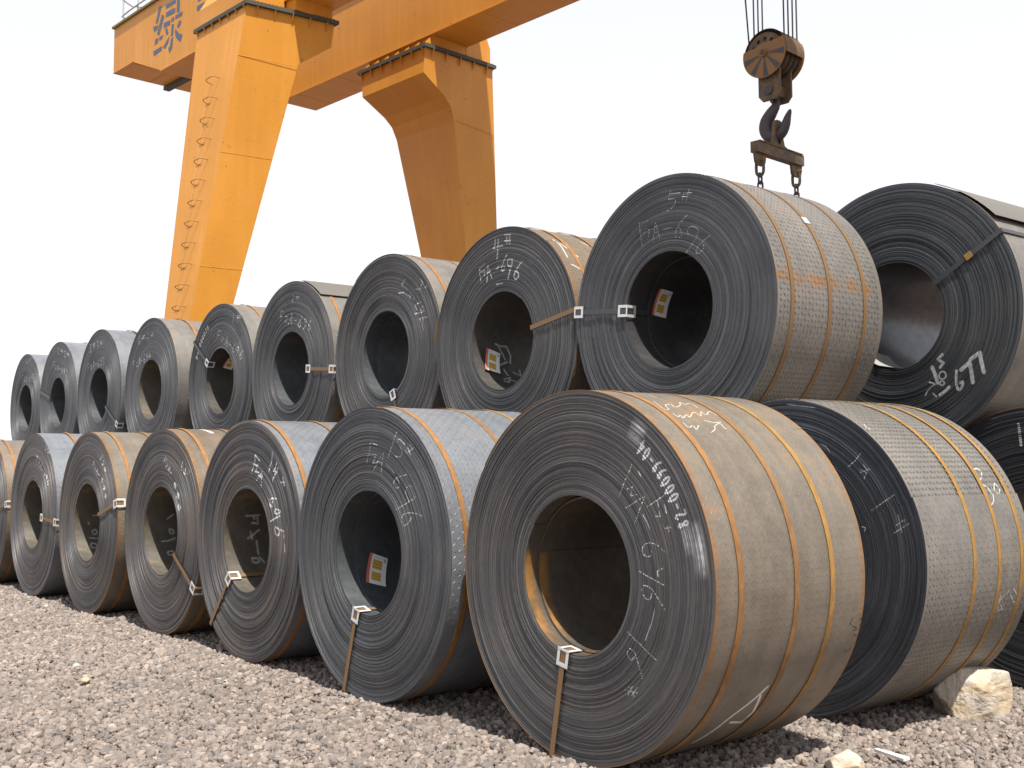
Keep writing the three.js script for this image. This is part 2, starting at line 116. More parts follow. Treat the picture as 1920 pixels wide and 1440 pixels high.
const CHARACTER=[[-22.041,11.287,-21.932,11.246,-22.105,10.933,-22.2,10.969],[-21.91,11.071,-21.8,11.002,-22.016,10.644,-22.127,10.706],[-22.307,10.913,-22.072,10.887,-22.115,10.805,-22.255,10.787],[-22.201,10.618,-22.061,10.599,-22.057,10.503,-22.227,10.486],[-22.015,10.608,-21.846,10.602,-21.874,10.531,-22.012,10.527],[-22.285,10.37,-21.867,10.369,-21.895,10.283,-22.249,10.258],[-21.733,11.227,-21.283,11.202,-21.28,11.129,-21.729,11.132],[-21.711,11.054,-21.306,11.03,-21.303,10.929,-21.722,10.949],[-21.226,11.255,-21.107,11.217,-21.11,10.877,-21.243,10.918],[-21.3,10.857,-20.979,10.858,-20.99,10.77,-21.297,10.785],[-21.81,10.852,-21.522,10.831,-21.518,10.729,-21.821,10.747],[-21.478,10.846,-21.344,10.849,-21.356,10.767,-21.475,10.774],[-21.458,10.711,-21.354,10.702,-21.375,10.472,-21.478,10.459],[-21.477,10.416,-21.373,10.429,-21.409,10.197,-21.541,10.119,-21.59,10.248,-21.516,10.27],[-21.743,10.695,-21.668,10.716,-21.587,10.563,-21.677,10.546],[-21.54,10.506,-21.595,10.364,-21.727,10.272,-21.835,10.331],[-21.119,10.709,-21.015,10.643,-21.142,10.546,-21.217,10.604],[-21.275,10.571,-21.138,10.432,-20.961,10.352,-21.058,10.225,-21.253,10.38,-21.302,10.508],[-20.365,10.767,-20.048,10.764,-20.085,10.632,-20.362,10.669],[-20.342,10.898,-20.162,10.89,-20.202,10.847,-20.312,10.847]];

// ---------- ground ----------
const groundHeight = (x, z) => 0.03 * (vn(x * 0.9 + 40, z * 0.9 + 40, 5) - 0.5) + 0.014 * (vn(x * 3 + 9, z * 3, 6) - 0.5) - 0.012;
const STONES = [[0.229, 0.183, 0.154], [0.196, 0.161, 0.139], [0.260, 0.209, 0.174], [0.171, 0.146, 0.131], [0.224, 0.187, 0.164], [0.288, 0.240, 0.205], [0.201, 0.174, 0.159]];
{
  const N = 512, d = new Uint8Array(N * N * 4), b = new Uint8Array(N * N * 4);
  for (let j = 0; j < N; j++) for (let i = 0; i < N; i++) {
    const n = vn(i / 6, j / 6, 1, 85, 85) * 0.5 + vn(i / 3, j / 3, 2, 170, 170) * 0.3 + vn(i / 40, j / 40, 3, 12, 12) * 0.2;
    const o = (j * N + i) * 4, c = 0.62 + 0.7 * n;
    d[o] = enc(0.17 * c); d[o + 1] = enc(0.13 * c); d[o + 2] = enc(0.11 * c); d[o + 3] = 255;
    b[o] = b[o + 1] = b[o + 2] = 255 * n; b[o + 3] = 255;
  }
  const map = dataTex(N, N, d), bump = dataTex(N, N, b, false);
  map.repeat.set(110, 110); bump.repeat.set(110, 110);
  const g = new THREE.PlaneGeometry(330, 330, 2, 2); g.rotateX(-Math.PI / 2);
  const far = part('ground', g, std({ map, bumpMap: bump, bumpScale: 0.012, roughness: 0.97 }), scene);
  far.position.y = -0.035; far.userData.kind = 'structure';
  // crushed stone: every piece is real geometry, too many to count
  const base = new THREE.IcosahedronGeometry(1, 0);
  const grp = new THREE.Group(); grp.name = 'gravel'; scene.add(grp);
  grp.userData = { kind: 'stuff', label: 'pinkish brown crushed stone covering the yard', category: 'gravel' };
  const spots = [];
  const R = rng(77);
  const fill = (x0, x1, z0, z1, dens, s0, s1) => {
    const n = Math.round((x1 - x0) * (z1 - z0) * dens);
    for (let i = 0; i < n; i++) spots.push([x0 + R() * (x1 - x0), z0 + R() * (z1 - z0), (s0 + (s1 - s0) * R() ** 2.6)]);
  };
  fill(-8.5, -2, -4.9, -0.6, 2300, 0.0105, 0.029);
  fill(-4.9, -2, -8.2, -4.9, 2200, 0.0105, 0.029);
  fill(-13, -8.5, -4.9, -0.6, 1800, 0.0115, 0.029);
  fill(-20, -13, -4.9, 0.4, 1150, 0.0135, 0.03);
  fill(-13, -2, -4.9, -0.6, 7, 0.03, 0.042);
  const per = 5, kinds = [];
  for (let k = 0; k < per; k++) kinds.push(spots.filter((_, i) => i % per === k));
  const Rk = rng(5), m4 = new THREE.Matrix4(), q = new THREE.Quaternion(), e = new THREE.Euler(), P = new THREE.Vector3(), S = new THREE.Vector3(), col = new THREE.Color();
  const mat = std({ color: 0xffffff, roughness: 0.94 });
  kinds.forEach((list, k) => {
    const g = base.clone(), p = g.attributes.position, jit = {};
    for (let i = 0; i < p.count; i++) {
      const key = [p.getX(i).toFixed(3), p.getY(i).toFixed(3), p.getZ(i).toFixed(3)].join();
      const f = jit[key] ??= [0.72 + 0.5 * Rk(), 0.55 + 0.42 * Rk(), 0.72 + 0.5 * Rk()];
      p.setXYZ(i, p.getX(i) * f[0], p.getY(i) * f[1], p.getZ(i) * f[2]);
    }
    g.computeVertexNormals();
    const im = new THREE.InstancedMesh(g, mat, list.length); im.name = 'stones'; im.castShadow = im.receiveShadow = true;
    list.forEach(([x, z, s], i) => {
      e.set((Rk() - 0.5) * 1.6, Rk() * 6.3, (Rk() - 0.5) * 1.6); q.setFromEuler(e);
      P.set(x, groundHeight(x, z) + s * (0.1 + 0.45 * Rk()), z); S.set(s * (0.75 + 0.6 * Rk()), s * (0.85 + 0.45 * Rk()), s * (0.75 + 0.6 * Rk()));
      im.setMatrixAt(i, m4.compose(P, q, S));
      const c = STONES[Math.floor(Rk() * STONES.length)], pt = vn(x * 1.3 + 50, z * 1.3 + 50, 91) * 0.6 + vn(x * 5 + 50, z * 5 + 50, 92) * 0.4, v = 0.62 + 0.45 * Rk() + 0.28 * pt + (Rk() > 0.975 ? 0.45 : 0);
      im.setColorAt(i, col.setRGB(c[0] * v, c[1] * v, c[2] * v));
    });
    grp.add(im);
  });
  // the bed between the stones
  const nx = 180, nz = 90, pos = [], uv = [], idx = [];
  for (let j = 0; j <= nz; j++) for (let i = 0; i <= nx; i++) {
    const x = -24 + 24 * i / nx, z = -9 + 10.5 * j / nz; pos.push(x, groundHeight(x, z) - 0.004, z); uv.push(x / 330, z / 330);
  }
  for (let j = 0; j < nz; j++) for (let i = 0; i < nx; i++) { const a = j * (nx + 1) + i, b2 = a + nx + 1; idx.push(a, b2, a + 1, b2, b2 + 1, a + 1); }
  const bed = part('gravel_bed', geoOf(pos, idx, uv), far.material, scene); bed.userData.kind = 'structure';
}

// ---------- coil materials ----------
const HOLE = 0.381;
const tearBump = (() => {   // raised tear pattern of the chequer plate, one tile = 64 mm
  const N = 128, b = new Uint8Array(N * N * 4), h = new Float32Array(N * N);
  const lens = (cx, cy, ang) => {
    for (let dy = -40; dy <= 40; dy++) for (let dx = -40; dx <= 40; dx++) {
      const c = Math.cos(ang), s = Math.sin(ang), a = (dx * c + dy * s) / 27, q = (-dx * s + dy * c) / 7;
      const w = 1 - a * a; if (w <= 0) continue;
      const v = clamp(1.5 * (w - Math.abs(q)) );
      const o = mod(cy + dy, N) * N + mod(cx + dx, N); h[o] = Math.max(h[o], v);
    }
  };
  lens(32, 32, Math.PI / 4); lens(96, 32, -Math.PI / 4); lens(32, 96, -Math.PI / 4); lens(96, 96, Math.PI / 4);
  for (let i = 0; i < N * N; i++) { b[i * 4] = b[i * 4 + 1] = b[i * 4 + 2] = 255 * sstep(0, 1, h[i]); b[i * 4 + 3] = 255; }
  return dataTex(N, N, b, false);
})();
function strokeMask(W, H, strokes, toPx, wrapX) {
  const m = new Float32Array(W * H);
  for (const s of strokes) {
    let pts = []; for (let i = 1; i < s.length; i += 2) pts.push(toPx(s[i], s[i + 1]));
    if (pts.length > 4) { const q = [pts[0]]; for (let i = 0; i + 1 < pts.length; i++) { const a = pts[i], b = pts[i + 1]; for (const f of [0.25, 0.75]) q.push([a[0] + (b[0] - a[0]) * f, a[1] + (b[1] - a[1]) * f, a[2], a[3]]); } q.push(pts[pts.length - 1]); pts = q; }
    for (let i = 0; i + 1 < pts.length; i++) {
      const [x0, y0, kx, ky] = pts[i], [x1, y1] = pts[i + 1], rx = s[0] * kx, ry = s[0] * ky;   // half widths in pixels
      const dx = (x1 - x0) / rx, dy = (y1 - y0) / ry, L2 = dx * dx + dy * dy || 1e-9;
      for (let y = Math.floor(Math.min(y0, y1) - ry - 1); y <= Math.max(y0, y1) + ry + 1; y++) {
        if (y < 0 || y >= H) continue;
        for (let x = Math.floor(Math.min(x0, x1) - rx - 1); x <= Math.max(x0, x1) + rx + 1; x++) {
          const px = (x + 0.5 - x0) / rx, py = (y + 0.5 - y0) / ry, t = clamp((px * dx + py * dy) / L2);
          const dd = Math.hypot(px - t * dx, py - t * dy), v = clamp((1 - dd) * Math.max(rx, ry) + 0.5);
          if (v <= 0) continue;
          const xx = wrapX ? mod(x, W) : x; if (xx < 0 || xx >= W) continue;
          if (v > m[y * W + xx]) m[y * W + xx] = v;
        }
      }
    }
  }
  return m;
}
function barrelTexture(W, H, kind, seed, R, wd, marks = [], opt = {}) {
  const d = new Uint8Array(W * H * 4), C = { tan: [0.178, 0.152, 0.12], grey: [0.185, 0.174, 0.157], blue: [0.20, 0.215, 0.235], warm: [0.17, 0.135, 0.1], dark: [0.08, 0.08, 0.08] }[kind];
  const m = marks.length ? strokeMask(W, H, marks, (th, dp) => [mod(th, 2 * Math.PI) / (2 * Math.PI) * W, dp / wd * H, W / (2 * Math.PI * R), H / wd], true) : null;
  const dk = opt.dark ? strokeMask(W, H, opt.dark, (th, dp) => [mod(th, 2 * Math.PI) / (2 * Math.PI) * W, dp / wd * H, W / (2 * Math.PI * R), H / wd], true) : null;
  for (let j = 0; j < H; j++) {
    const dep = (j + 0.5) / H * wd, edge = Math.min(dep, wd - dep);
    for (let i = 0; i < W; i++) {
      const ax = (i + 0.5) / W * 2 * Math.PI * R, th = (i + 0.5) / W * 2 * Math.PI, per = Math.round(2 * Math.PI * R);
      const u = i / W;
      const n1 = vn(u * per * 3, dep * 3, seed, per * 3), n2 = vn(u * per * 14, dep * 12, seed + 1, per * 14), n3 = vn(u * per * 60, dep * 55, seed + 2, per * 60), run = vn(u * per * 2, dep * 28, seed + 3, per * 2);
      let v = 0.72 + 0.26 * n1 + 0.2 * n2 + 0.16 * n3 + 0.14 * (run - 0.5);
      let rust = sstep(0.66, 0.95, 0.4 * n1 + 0.35 * n2 + 0.25 * n3 + (opt.rust || 0)) * 0.55;
      rust = Math.max(rust, (1 - sstep(0.004, 0.03 + 0.03 * n2, edge)) * (0.55 + 0.4 * n2) * ({ tan: 1, warm: 1 }[kind] ?? 0.12));
      if (opt.row) { const dt = Math.abs(Math.atan2(Math.sin(th - opt.row), Math.cos(th - opt.row))) * R; rust = Math.max(rust, (1 - sstep(0.01, 0.07 * n2 + 0.03, dt)) * sstep(0.35, 0.75, run * 0.6 + n3 * 0.5)); }
      const scuff = 0.5 * sstep(0.8, 0.92, vn(u * per * 22, dep * 9, seed + 7, per * 22)) * sstep(0.5, 0.8, n1);
      let r = C[0] * v, g = C[1] * v, b = C[2] * v;
      r += (0.25 * v - r) * rust; g += (0.13 * v - g) * rust; b += (0.05 * v - b) * rust;
      r *= 1 - 0.35 * scuff; g *= 1 - 0.35 * scuff; b *= 1 - 0.33 * scuff;
      if (m) { const a = m[j * W + i] * sstep(0.2, 0.45, 0.6 * n3 + 0.4 * n2 + (opt.solid || 0)); r += (0.72 - r) * a; g += (0.7 - g) * a; b += (0.66 - b) * a; }
      if (dk) { const a = dk[j * W + i] * sstep(0.25, 0.6, n3) * 0.8; r += (0.03 - r) * a; g += (0.03 - g) * a; b += (0.03 - b) * a; }
      const o = (j * W + i) * 4; d[o] = enc(r); d[o + 1] = enc(g); d[o + 2] = enc(b); d[o + 3] = 255;
    }
  }
  return dataTex(W, H, d);
}
function barrelMaterial(tex, kind, R, wd, bump = 0.0022) {
  const b = tearBump.clone(); b.needsUpdate = true; b.repeat.set(Math.round(2 * Math.PI * R / 0.07), Math.round(wd / 0.07));
  return std({ map: tex, bumpMap: b, bumpScale: bump, roughness: kind === 'blue' ? 0.4 : 0.47, metalness: kind === 'blue' ? 0.35 : 0.2 });
}
const sharedBarrel = {};
function barrelFor(kind, i, R, wd) {
  const k = kind + i; const t = sharedBarrel[k] ??= barrelTexture(1024, 192, kind, 100 + i * 31 + kind.length, 0.9, wd, [], {});
  return barrelMaterial(t, kind, R, wd);
}
const rustBand = [[0.26, 0.125, 0.04], [0.23, 0.12, 0.045], [0.29, 0.16, 0.042]].map((c, k) => {
  const W = 512, H = 8, d = new Uint8Array(W * H * 4);
  for (let j = 0; j < H; j++) for (let i = 0; i < W; i++) { const v = 0.7 + 0.4 * vn(i / 9, j / 3, k, 57) + 0.25 * vn(i / 40, 0, k + 9, 13), o = (j * W + i) * 4; d[o] = enc(c[0] * v); d[o + 1] = enc(c[1] * v); d[o + 2] = enc(c[2] * v); d[o + 3] = 255; }
  return std({ map: dataTex(W, H, d), roughness: 0.7, metalness: 0.1 });
});
const darkBand = std({ color: rgb(0.07, 0.072, 0.075), roughness: 0.45, metalness: 0.4 });
const brownBand = std({ color: rgb(0.20, 0.115, 0.05), roughness: 0.6, metalness: 0.15 });
const galvanised = std({ color: rgb(0.66, 0.66, 0.65), roughness: 0.42, metalness: 0.25 });
const boreMats = {};
function boreMaterial(kind, marks, key) {
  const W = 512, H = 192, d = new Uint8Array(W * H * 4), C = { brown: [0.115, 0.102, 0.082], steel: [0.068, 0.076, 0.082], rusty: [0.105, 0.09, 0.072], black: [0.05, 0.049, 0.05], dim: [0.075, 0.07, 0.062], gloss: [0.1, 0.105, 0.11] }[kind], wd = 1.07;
  const m = marks ? strokeMask(W, H, marks, (th, dp) => [mod(th, 2 * Math.PI) / (2 * Math.PI) * W, dp / wd * H, W / (2 * Math.PI * HOLE), H / wd], true) : null;
  for (let j = 0; j < H; j++) for (let i = 0; i < W; i++) {
    const u = i / W, dp = (j + 0.5) / H * wd, n1 = vn(u * 12, dp * 5, 31, 12), n2 = vn(u * 60, dp * 26, 32, 60), n3 = vn(u * 150, dp * 70, 33, 150);
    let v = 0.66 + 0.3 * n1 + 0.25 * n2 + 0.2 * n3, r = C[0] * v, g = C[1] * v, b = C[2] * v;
    let rust = sstep(0.55, 0.8, 0.6 * n1 + 0.4 * n2) * ({ steel: 0.08, black: 0.05, gloss: 0.05, dim: 0.06, rusty: 0.08 }[kind] ?? 0.3);
    if (kind === 'rusty') rust = Math.max(rust, 0.85 * sstep(0.3, 0.62, 0.55 * n1 + 0.45 * n2 + 0.12) * (1 - sstep(0.05, 0.1, dp + 0.04 * n2)) * sstep(0.45, 0.475, u) * (1 - sstep(0.6, 0.7, u)));
    r += (0.34 * v - r) * rust; g += (0.165 * v - g) * rust; b += (0.04 * v - b) * rust;
    if (m) { const a = m[j * W + i] * (0.35 + 0.4 * n3); r += (0.7 - r) * a; g += (0.72 - g) * a; b += (0.72 - b) * a; }
    const o = (j * W + i) * 4; d[o] = enc(r); d[o + 1] = enc(g); d[o + 2] = enc(b); d[o + 3] = 255;
  }
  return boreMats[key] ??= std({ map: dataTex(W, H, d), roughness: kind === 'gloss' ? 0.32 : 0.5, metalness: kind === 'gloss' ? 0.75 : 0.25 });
}
const paperMat = (() => {
  const W = 96, H = 128, d = new Uint8Array(W * H * 4);
  for (let y = 0; y < H; y++) for (let x = 0; x < W; x++) {
    let c = [0.78, 0.78, 0.8];
    if (x < 15) c = [0.62, 0.16, 0.1];
    for (const y0 of [20, 72]) if (x > 24 && x < 72 && y > y0 && y < y0 + 38) c = (Math.floor((y - y0) / 7) % 2 ? [0.62, 0.40, 0.05] : [0.5, 0.30, 0.04]);
    if (x > 78 && x < 88 && y > 8 && y < 22 && (x < 81 || x > 85 || y < 11 || y > 19 || (y > 14 && y < 16))) c = [0.1, 0.1, 0.12];
    if (x > 26 && x < 74 && y > 8 && y < 14 && (x % 9) < 4) c = [0.45, 0.45, 0.5];
    const o = (y * W + x) * 4; for (let k = 0; k < 3; k++) d[o + k] = enc(c[k]); d[o + 3] = 255;
  }
  return std({ map: dataTex(W, H, d, true, false), roughness: 0.8, side: THREE.DoubleSide });
})();

// ---------- coil geometry ----------
function relief(K, seed, amp) {
  const R = rng(seed), off = [], tilt = [];
  for (let k = 0; k < K + 3; k++) {
    const e = Math.min(k, K - k), fade = sstep(-1, 4, e);
    off.push(amp * fade * (0.0044 * (vn(k / 13, 0.5, seed) - 0.5) * 2 + 0.0025 * (vn(k / 3.2, 3.5, seed + 1) - 0.5) * 2 + 0.0021 * (R() - 0.5) * 2 + (R() > 0.92 ? 0.0025 : 0)));
    tilt.push((R() - 0.5) * 0.0013);
  }
  return { off, tilt };
}
function woundFace(R, K, th0, seg, rel, uvR, z0, sgn) {
  const p = (R - HOLE) / (K + 1), pos = [], uv = [], idx = [], g = p * 0.13;
  const at = (k, t) => { const f = t * t * (3 - 2 * t); return rel.off[k] * (1 - f) + rel.off[k + 1] * f; };
  const rings = [];   // each: radius(t), z(t)
  for (let k = 0; k < K; k++) {
    rings.push([(t) => HOLE + p * (k + t) + g, (t) => at(k, t) - rel.tilt[k]]);
    rings.push([(t) => HOLE + p * (k + 1 + t) - g, (t) => at(k, t) + rel.tilt[k]]);
    if (k < K - 1) rings.push([(t) => HOLE + p * (k + 1 + t), (t) => Math.min(at(k, t), at(k + 1, t)) - p * 0.6]);
  }
  const S = seg + 1, push = (r, z, i) => {
    const t = i / seg, th = th0 + t * 2 * Math.PI, rr = r(t), x = rr * Math.cos(th), y = rr * Math.sin(th);
    pos.push(x, y, z0 + sgn * z(t)); uv.push(0.5 + x / (2 * uvR), 0.5 + y / (2 * uvR));
  };
  for (let j = 0; j + 1 < rings.length; j++) {
    const b = pos.length / 3;
    for (const q of [rings[j], rings[j + 1]]) for (let i = 0; i <= seg; i++) push(q[0], q[1], i);
    for (let i = 0; i < seg; i++) { const a = b + i, c = a + S; if (sgn > 0) idx.push(a, c, a + 1, c, c + 1, a + 1); else idx.push(a, a + 1, c, c, a + 1, c + 1); }
  }
  return geoOf(pos, idx, uv);
}
// tube along the axis whose radius is ra at th0 and rb one turn later
function shell(ra, rb, th0, seg, zf, zb, outward, nz = 1, bulge) {
  const pos = [], uv = [], idx = [];
  for (let j = 0; j <= nz; j++) for (let i = 0; i <= seg; i++) {
    const t = i / seg, th = th0 + t * 2 * Math.PI, z = zf + (zb - zf) * j / nz, r = ra + (rb - ra) * t + (bulge ? bulge(th, j / nz) : 0);
    pos.push(r * Math.cos(th), r * Math.sin(th), z); uv.push(th / (2 * Math.PI), j / nz);
  }
  const S = seg + 1;
  for (let j = 0; j < nz; j++) for (let i = 0; i < seg; i++) { const a = j * S + i, c = a + S; if (outward) idx.push(a, c, a + 1, c, c + 1, a + 1); else idx.push(a, a + 1, c, c, a + 1, c + 1); }
  // the step where the sheet ends
  const gs = geoOf(pos, idx, uv);
  const sp = []; const c0 = Math.cos(th0), s0 = Math.sin(th0);
  for (const [r, z] of [[ra, zf], [rb, zf], [ra, zb], [rb, zb]]) sp.push(r * c0, r * s0, z);
  const gt = geoOf(sp, [0, 1, 2, 2, 1, 3], [0, 0, 0, 0, 0, 1, 0, 1]);
  return mergeGeometries([gs, gt]);
}
function bandRing(R, z, wdt, th, seg = 96) {
  const pr = [[R, z - wdt / 2], [R + th, z - wdt / 2], [R + th, z + wdt / 2], [R, z + wdt / 2]], pos = [], uv = [], idx = [];
  for (let e = 0; e < 3; e++) {
    const b = pos.length / 3;
    for (const q of [pr[e], pr[e + 1]]) for (let i = 0; i <= seg; i++) { const a = i / seg * 2 * Math.PI; pos.push(q[0] * Math.cos(a), q[0] * Math.sin(a), q[1]); uv.push(i / seg * 3, q === pr[e] ? 0 : 1); }
    for (let i = 0; i < seg; i++) { const a = b + i, c = a + seg + 1; idx.push(a, a + 1, c, c, a + 1, c + 1); }
  }
  return geoOf(pos, idx, uv);
}
const basis = (th) => new THREE.Matrix4().makeBasis(new THREE.Vector3(Math.cos(th), Math.sin(th), 0), new THREE.Vector3(-Math.sin(th), Math.cos(th), 0), new THREE.Vector3(0, 0, 1));
function eyeStrap(th, R, wd) {
  const m = basis(th), h = wd / 2, o = 0.012, b = 0.034, t = 0.002, ri = HOLE - 0.007, ro = R + 0.006;
  return merge([boxIn(m, ro - ri + t, b, t, (ro + ri) / 2, 0, h + o), boxIn(m, ro - ri + t, b, t, (ro + ri) / 2, 0, -h - o), boxIn(m, t, b, wd + 2 * o - t, ro, 0, 0), boxIn(m, t, b, wd + 2 * o - t, ri, 0, 0)]);
}
function protector(th, r, dir, wd) {   // bent sheet-metal frame under the strap at an edge; dir +1 = leg lies along outward radius, -1 inward
  const m = basis(th), h = wd / 2, t = 0.0018, L = 0.085, B = 0.082, e = 0.019, zf = h + 0.0145, q = [];
  const side = r > 0.5 ? R0(r) + 0.0085 : HOLE - 0.0105;
  for (const s of [-1, 1]) {
    q.push(boxIn(m, L, e, t, r + dir * L / 2, s * (B - e) / 2, zf));
    q.push(boxIn(m, t, e, L, side, s * (B - e) / 2, h + 0.0135 - L / 2));
  }
  q.push(boxIn(m, e, B - 2 * e, t, r + dir * (L - e / 2), 0, zf));
  q.push(boxIn(m, t, B - 2 * e, e, side, 0, h + 0.0135 - L + e / 2));
  q.push(boxIn(m, 0.012, B, t, r, 0, zf + 0.0012));
  return merge(q);
}
const R0 = (r) => r;
function boreLabel(th, dep, wd, hgt = 0.2, wid = 0.15, turn = 0) {
  const n = 8, pos = [], uv = [], idx = [], r = HOLE - 0.019;
  for (let j = 0; j <= n; j++) for (let i = 0; i <= n; i++) {
    let a = (j / n - 0.5) * hgt, b = (i / n - 0.5) * wid; const c = Math.cos(turn), s = Math.sin(turn), A = a * c - b * s, B = a * s + b * c;
    const t = th - A / r; pos.push(r * Math.cos(t), r * Math.sin(t), wd / 2 - dep - B); uv.push(i / n, 1 - j / n);
  }
  for (let j = 0; j < n; j++) for (let i = 0; i < n; i++) { const a = j * (n + 1) + i, c = a + n + 1; idx.push(a, c, a + 1, c, c + 1, a + 1); }
  return geoOf(pos, idx, uv);
}
function looseTail(R, th, arc, lift, z1, z2) {
  const n = 16, pos = [], uv = [], idx = [], t = 0.004;
  for (const d of [0, t]) for (let i = 0; i <= n; i++) { const f = i / n, a = th + arc * f, r = R + 0.004 + d + lift * f * f; for (const z of [z1, z2]) { pos.push(r * Math.cos(a), r * Math.sin(a), z); uv.push(a / 6.283, z); } }
  const S = 2 * (n + 1);
  for (let i = 0; i < n; i++) { const a = 2 * i, b = a + S; idx.push(a, a + 1, a + 2, a + 2, a + 1, a + 3, b, b + 2, b + 1, b + 2, b + 3, b + 1, a, a + 2, b, b, a + 2, b + 2, a + 1, b + 1, a + 3, a + 3, b + 1, b + 3); }
  const e = 2 * n; idx.push(e, e + 1, e + S, e + S, e + 1, e + 1 + S);
  return geoOf(pos, idx, uv);
}
const GLYPH = {
  0: [[0.3, 1, 0.05, 0.7, 0.05, 0.3, 0.3, 0, 0.55, 0.3, 0.55, 0.7, 0.3, 1]], 2: [[0.05, 0.85, 0.3, 1, 0.55, 0.8, 0.05, 0, 0.6, 0]], 4: [[0.42, 0, 0.42, 1, 0, 0.3, 0.6, 0.3]], 6: [[0.5, 0.95, 0.15, 0.6, 0.05, 0.25, 0.3, 0, 0.55, 0.25, 0.3, 0.5, 0.08, 0.35]], 7: [[0, 1, 0.55, 1, 0.2, 0]],
  8: [[0.3, 0.52, 0.08, 0.76, 0.3, 1, 0.52, 0.76, 0.3, 0.52, 0.03, 0.25, 0.3, 0, 0.57, 0.25, 0.3, 0.52]], 9: [[0.52, 0.75, 0.3, 0.5, 0.06, 0.75, 0.3, 1, 0.53, 0.78, 0.45, 0.3, 0.15, 0]], '-': [[0.1, 0.5, 0.5, 0.5]],
};
function arcText(txt, r, a0, a1, h, w, up) {   // up = +1 glyph tops point outward, -1 inward
  const out = [];
  [...txt].forEach((ch, i) => {
    for (const s of GLYPH[ch]) {
      const o = [w];
      for (let k = 0; k < s.length; k += 2) { const a = a0 + (a1 - a0) * (i + 0.15 + s[k] * 0.95) / txt.length, q = r + up * (s[k + 1] - 0.5) * h; o.push(q * Math.cos(a), q * Math.sin(a)); }
      out.push(o);
    }
  });
  return out;
}
function faceTexture(N, R, K, th0, seed, rel, opt) {
  const p = (R - HOLE) / (K + 1), uvR = R * 1.012, d = new Uint8Array(N * N * 4), H = rng(seed + 5);
  const tone = [], rust = [], cat = [], thin = 1 + (opt.coarse || 0);
  for (let k = -2; k < K + 4; k++) {
    tone.push(0.48 + 0.3 * vn(k / 6, 0, seed) + 0.38 * vn(k / 1.9, 5, seed + 4) + 0.42 * H() * thin); rust.push(Math.pow(H(), 3) * 0.8 + 0.25 * vn(k / 9, 7, seed + 2));
    const kk = clamp(k, 1, K), pr = rel.off[kk] - 0.5 * (rel.off[kk - 1] + rel.off[kk + 1]);
    cat.push(clamp(0.62 + pr * 380 + (H() - 0.5) * 0.9));
  }
  const toPx = (x, y) => [(0.5 + x / (2 * uvR)) * N, (0.5 + y / (2 * uvR)) * N, N / (2 * uvR), N / (2 * uvR)];
  const thinM = strokeMask(N, N, (opt.chalk || []).map((s) => [Math.max(s[0] * (s[0] >= 0.006 ? 0.75 : 0.6), 0.5 * 2 * uvR / N), ...s.slice(1)]), toPx);
  const paintM = opt.paint ? strokeMask(N, N, opt.paint, toPx) : null;
  const C = (opt.color || [0.077, 0.083, 0.092]).map((q) => q * 1.0), RU = opt.rustCol || [0.108, 0.083, 0.064], ra = opt.rust ?? 0.5;
  for (let j = 0; j < N; j++) for (let i = 0; i < N; i++) {
    const x = ((i + 0.5) / N * 2 - 1) * uvR, y = ((j + 0.5) / N * 2 - 1) * uvR, r = Math.hypot(x, y), o = (j * N + i) * 4;
    d[o + 3] = 255;
    if (r < HOLE - 0.02 || r > R + 0.02) { d[o] = enc(C[0]); d[o + 1] = enc(C[1]); d[o + 2] = enc(C[2]); continue; }
    const t = mod((Math.atan2(y, x) - th0) / (2 * Math.PI), 1), u = (r - HOLE) / p - t, k = clamp(Math.floor(u), -2, K + 1), f = u - Math.floor(u), q = k + 2;
    const ang = t + k, n1 = vn(ang * 18, k * 1.7, seed + 11), n2 = vn(ang * 150, k * 3.1, seed + 12), pch = vn(x * 5 + 20, y * 5 + 20, seed + 13), dust = vn(x * 60, y * 60, seed + 14);
    let v = tone[q] * (0.66 + 0.38 * n1 + 0.34 * n2) * (0.86 + 0.28 * pch), ru = clamp(ra * (rust[q] * (0.4 + 1.1 * n1) + 0.35 * sstep(0.45, 0.8, pch)) * (f < 0.18 || f > 0.85 ? 1.35 : 0.85));
    let cr = C[0] * v, cg = C[1] * v, cb = C[2] * v;
    cr += (RU[0] * v - cr) * ru; cg += (RU[1] * v - cg) * ru; cb += (RU[2] * v - cb) * ru;
    if (opt.rim) { const e = clamp(1 - Math.min(Math.abs(R - r - 0.004) / 0.012, 1)); const a = e * opt.rim * (0.4 + 0.6 * n1); cr += (0.3 - cr) * a; cg += (0.16 - cg) * a; cb += (0.06 - cb) * a; }
    let a = thinM[j * N + i];
    if (a > 0) { a *= sstep(0.3, 0.52, cat[q] + (opt.solid || 0)) * (f > 0.1 && f < 0.9 ? 1 : 0.25) * (0.6 + 0.5 * dust); a = 0.88 * clamp(a); cr += (0.8 - cr) * a; cg += (0.81 - cg) * a; cb += (0.82 - cb) * a; }
    if (paintM && paintM[j * N + i] > 0) { a = paintM[j * N + i] * (0.5 + 0.5 * sstep(0.2, 0.5, cat[q] + 0.1)) * (0.65 + 0.3 * n2); cr += (0.74 - cr) * a; cg += (0.74 - cg) * a; cb += (0.75 - cb) * a; }
    for (const s of opt.spray || []) {   // overspray of white stencil paint
      const dth = Math.abs(Math.atan2(Math.sin(Math.atan2(y, x) - s[0]), Math.cos(Math.atan2(y, x) - s[0]))) / s[1], dr = Math.abs(r - s[2]) / s[3];
      if (dth < 1 && dr < 1) { a = (1 - dth * dth) * (1 - dr * dr) * s[4] * sstep(0.15, 0.7, cat[q] * 0.6 + n1 * 0.4) * (0.5 + 0.5 * dust); cr += (0.7 - cr) * a; cg += (0.7 - cg) * a; cb += (0.72 - cb) * a; }
    }
    d[o] = enc(cr); d[o + 1] = enc(cg); d[o + 2] = enc(cb);
  }
  return dataTex(N, N, d, true, false);
}

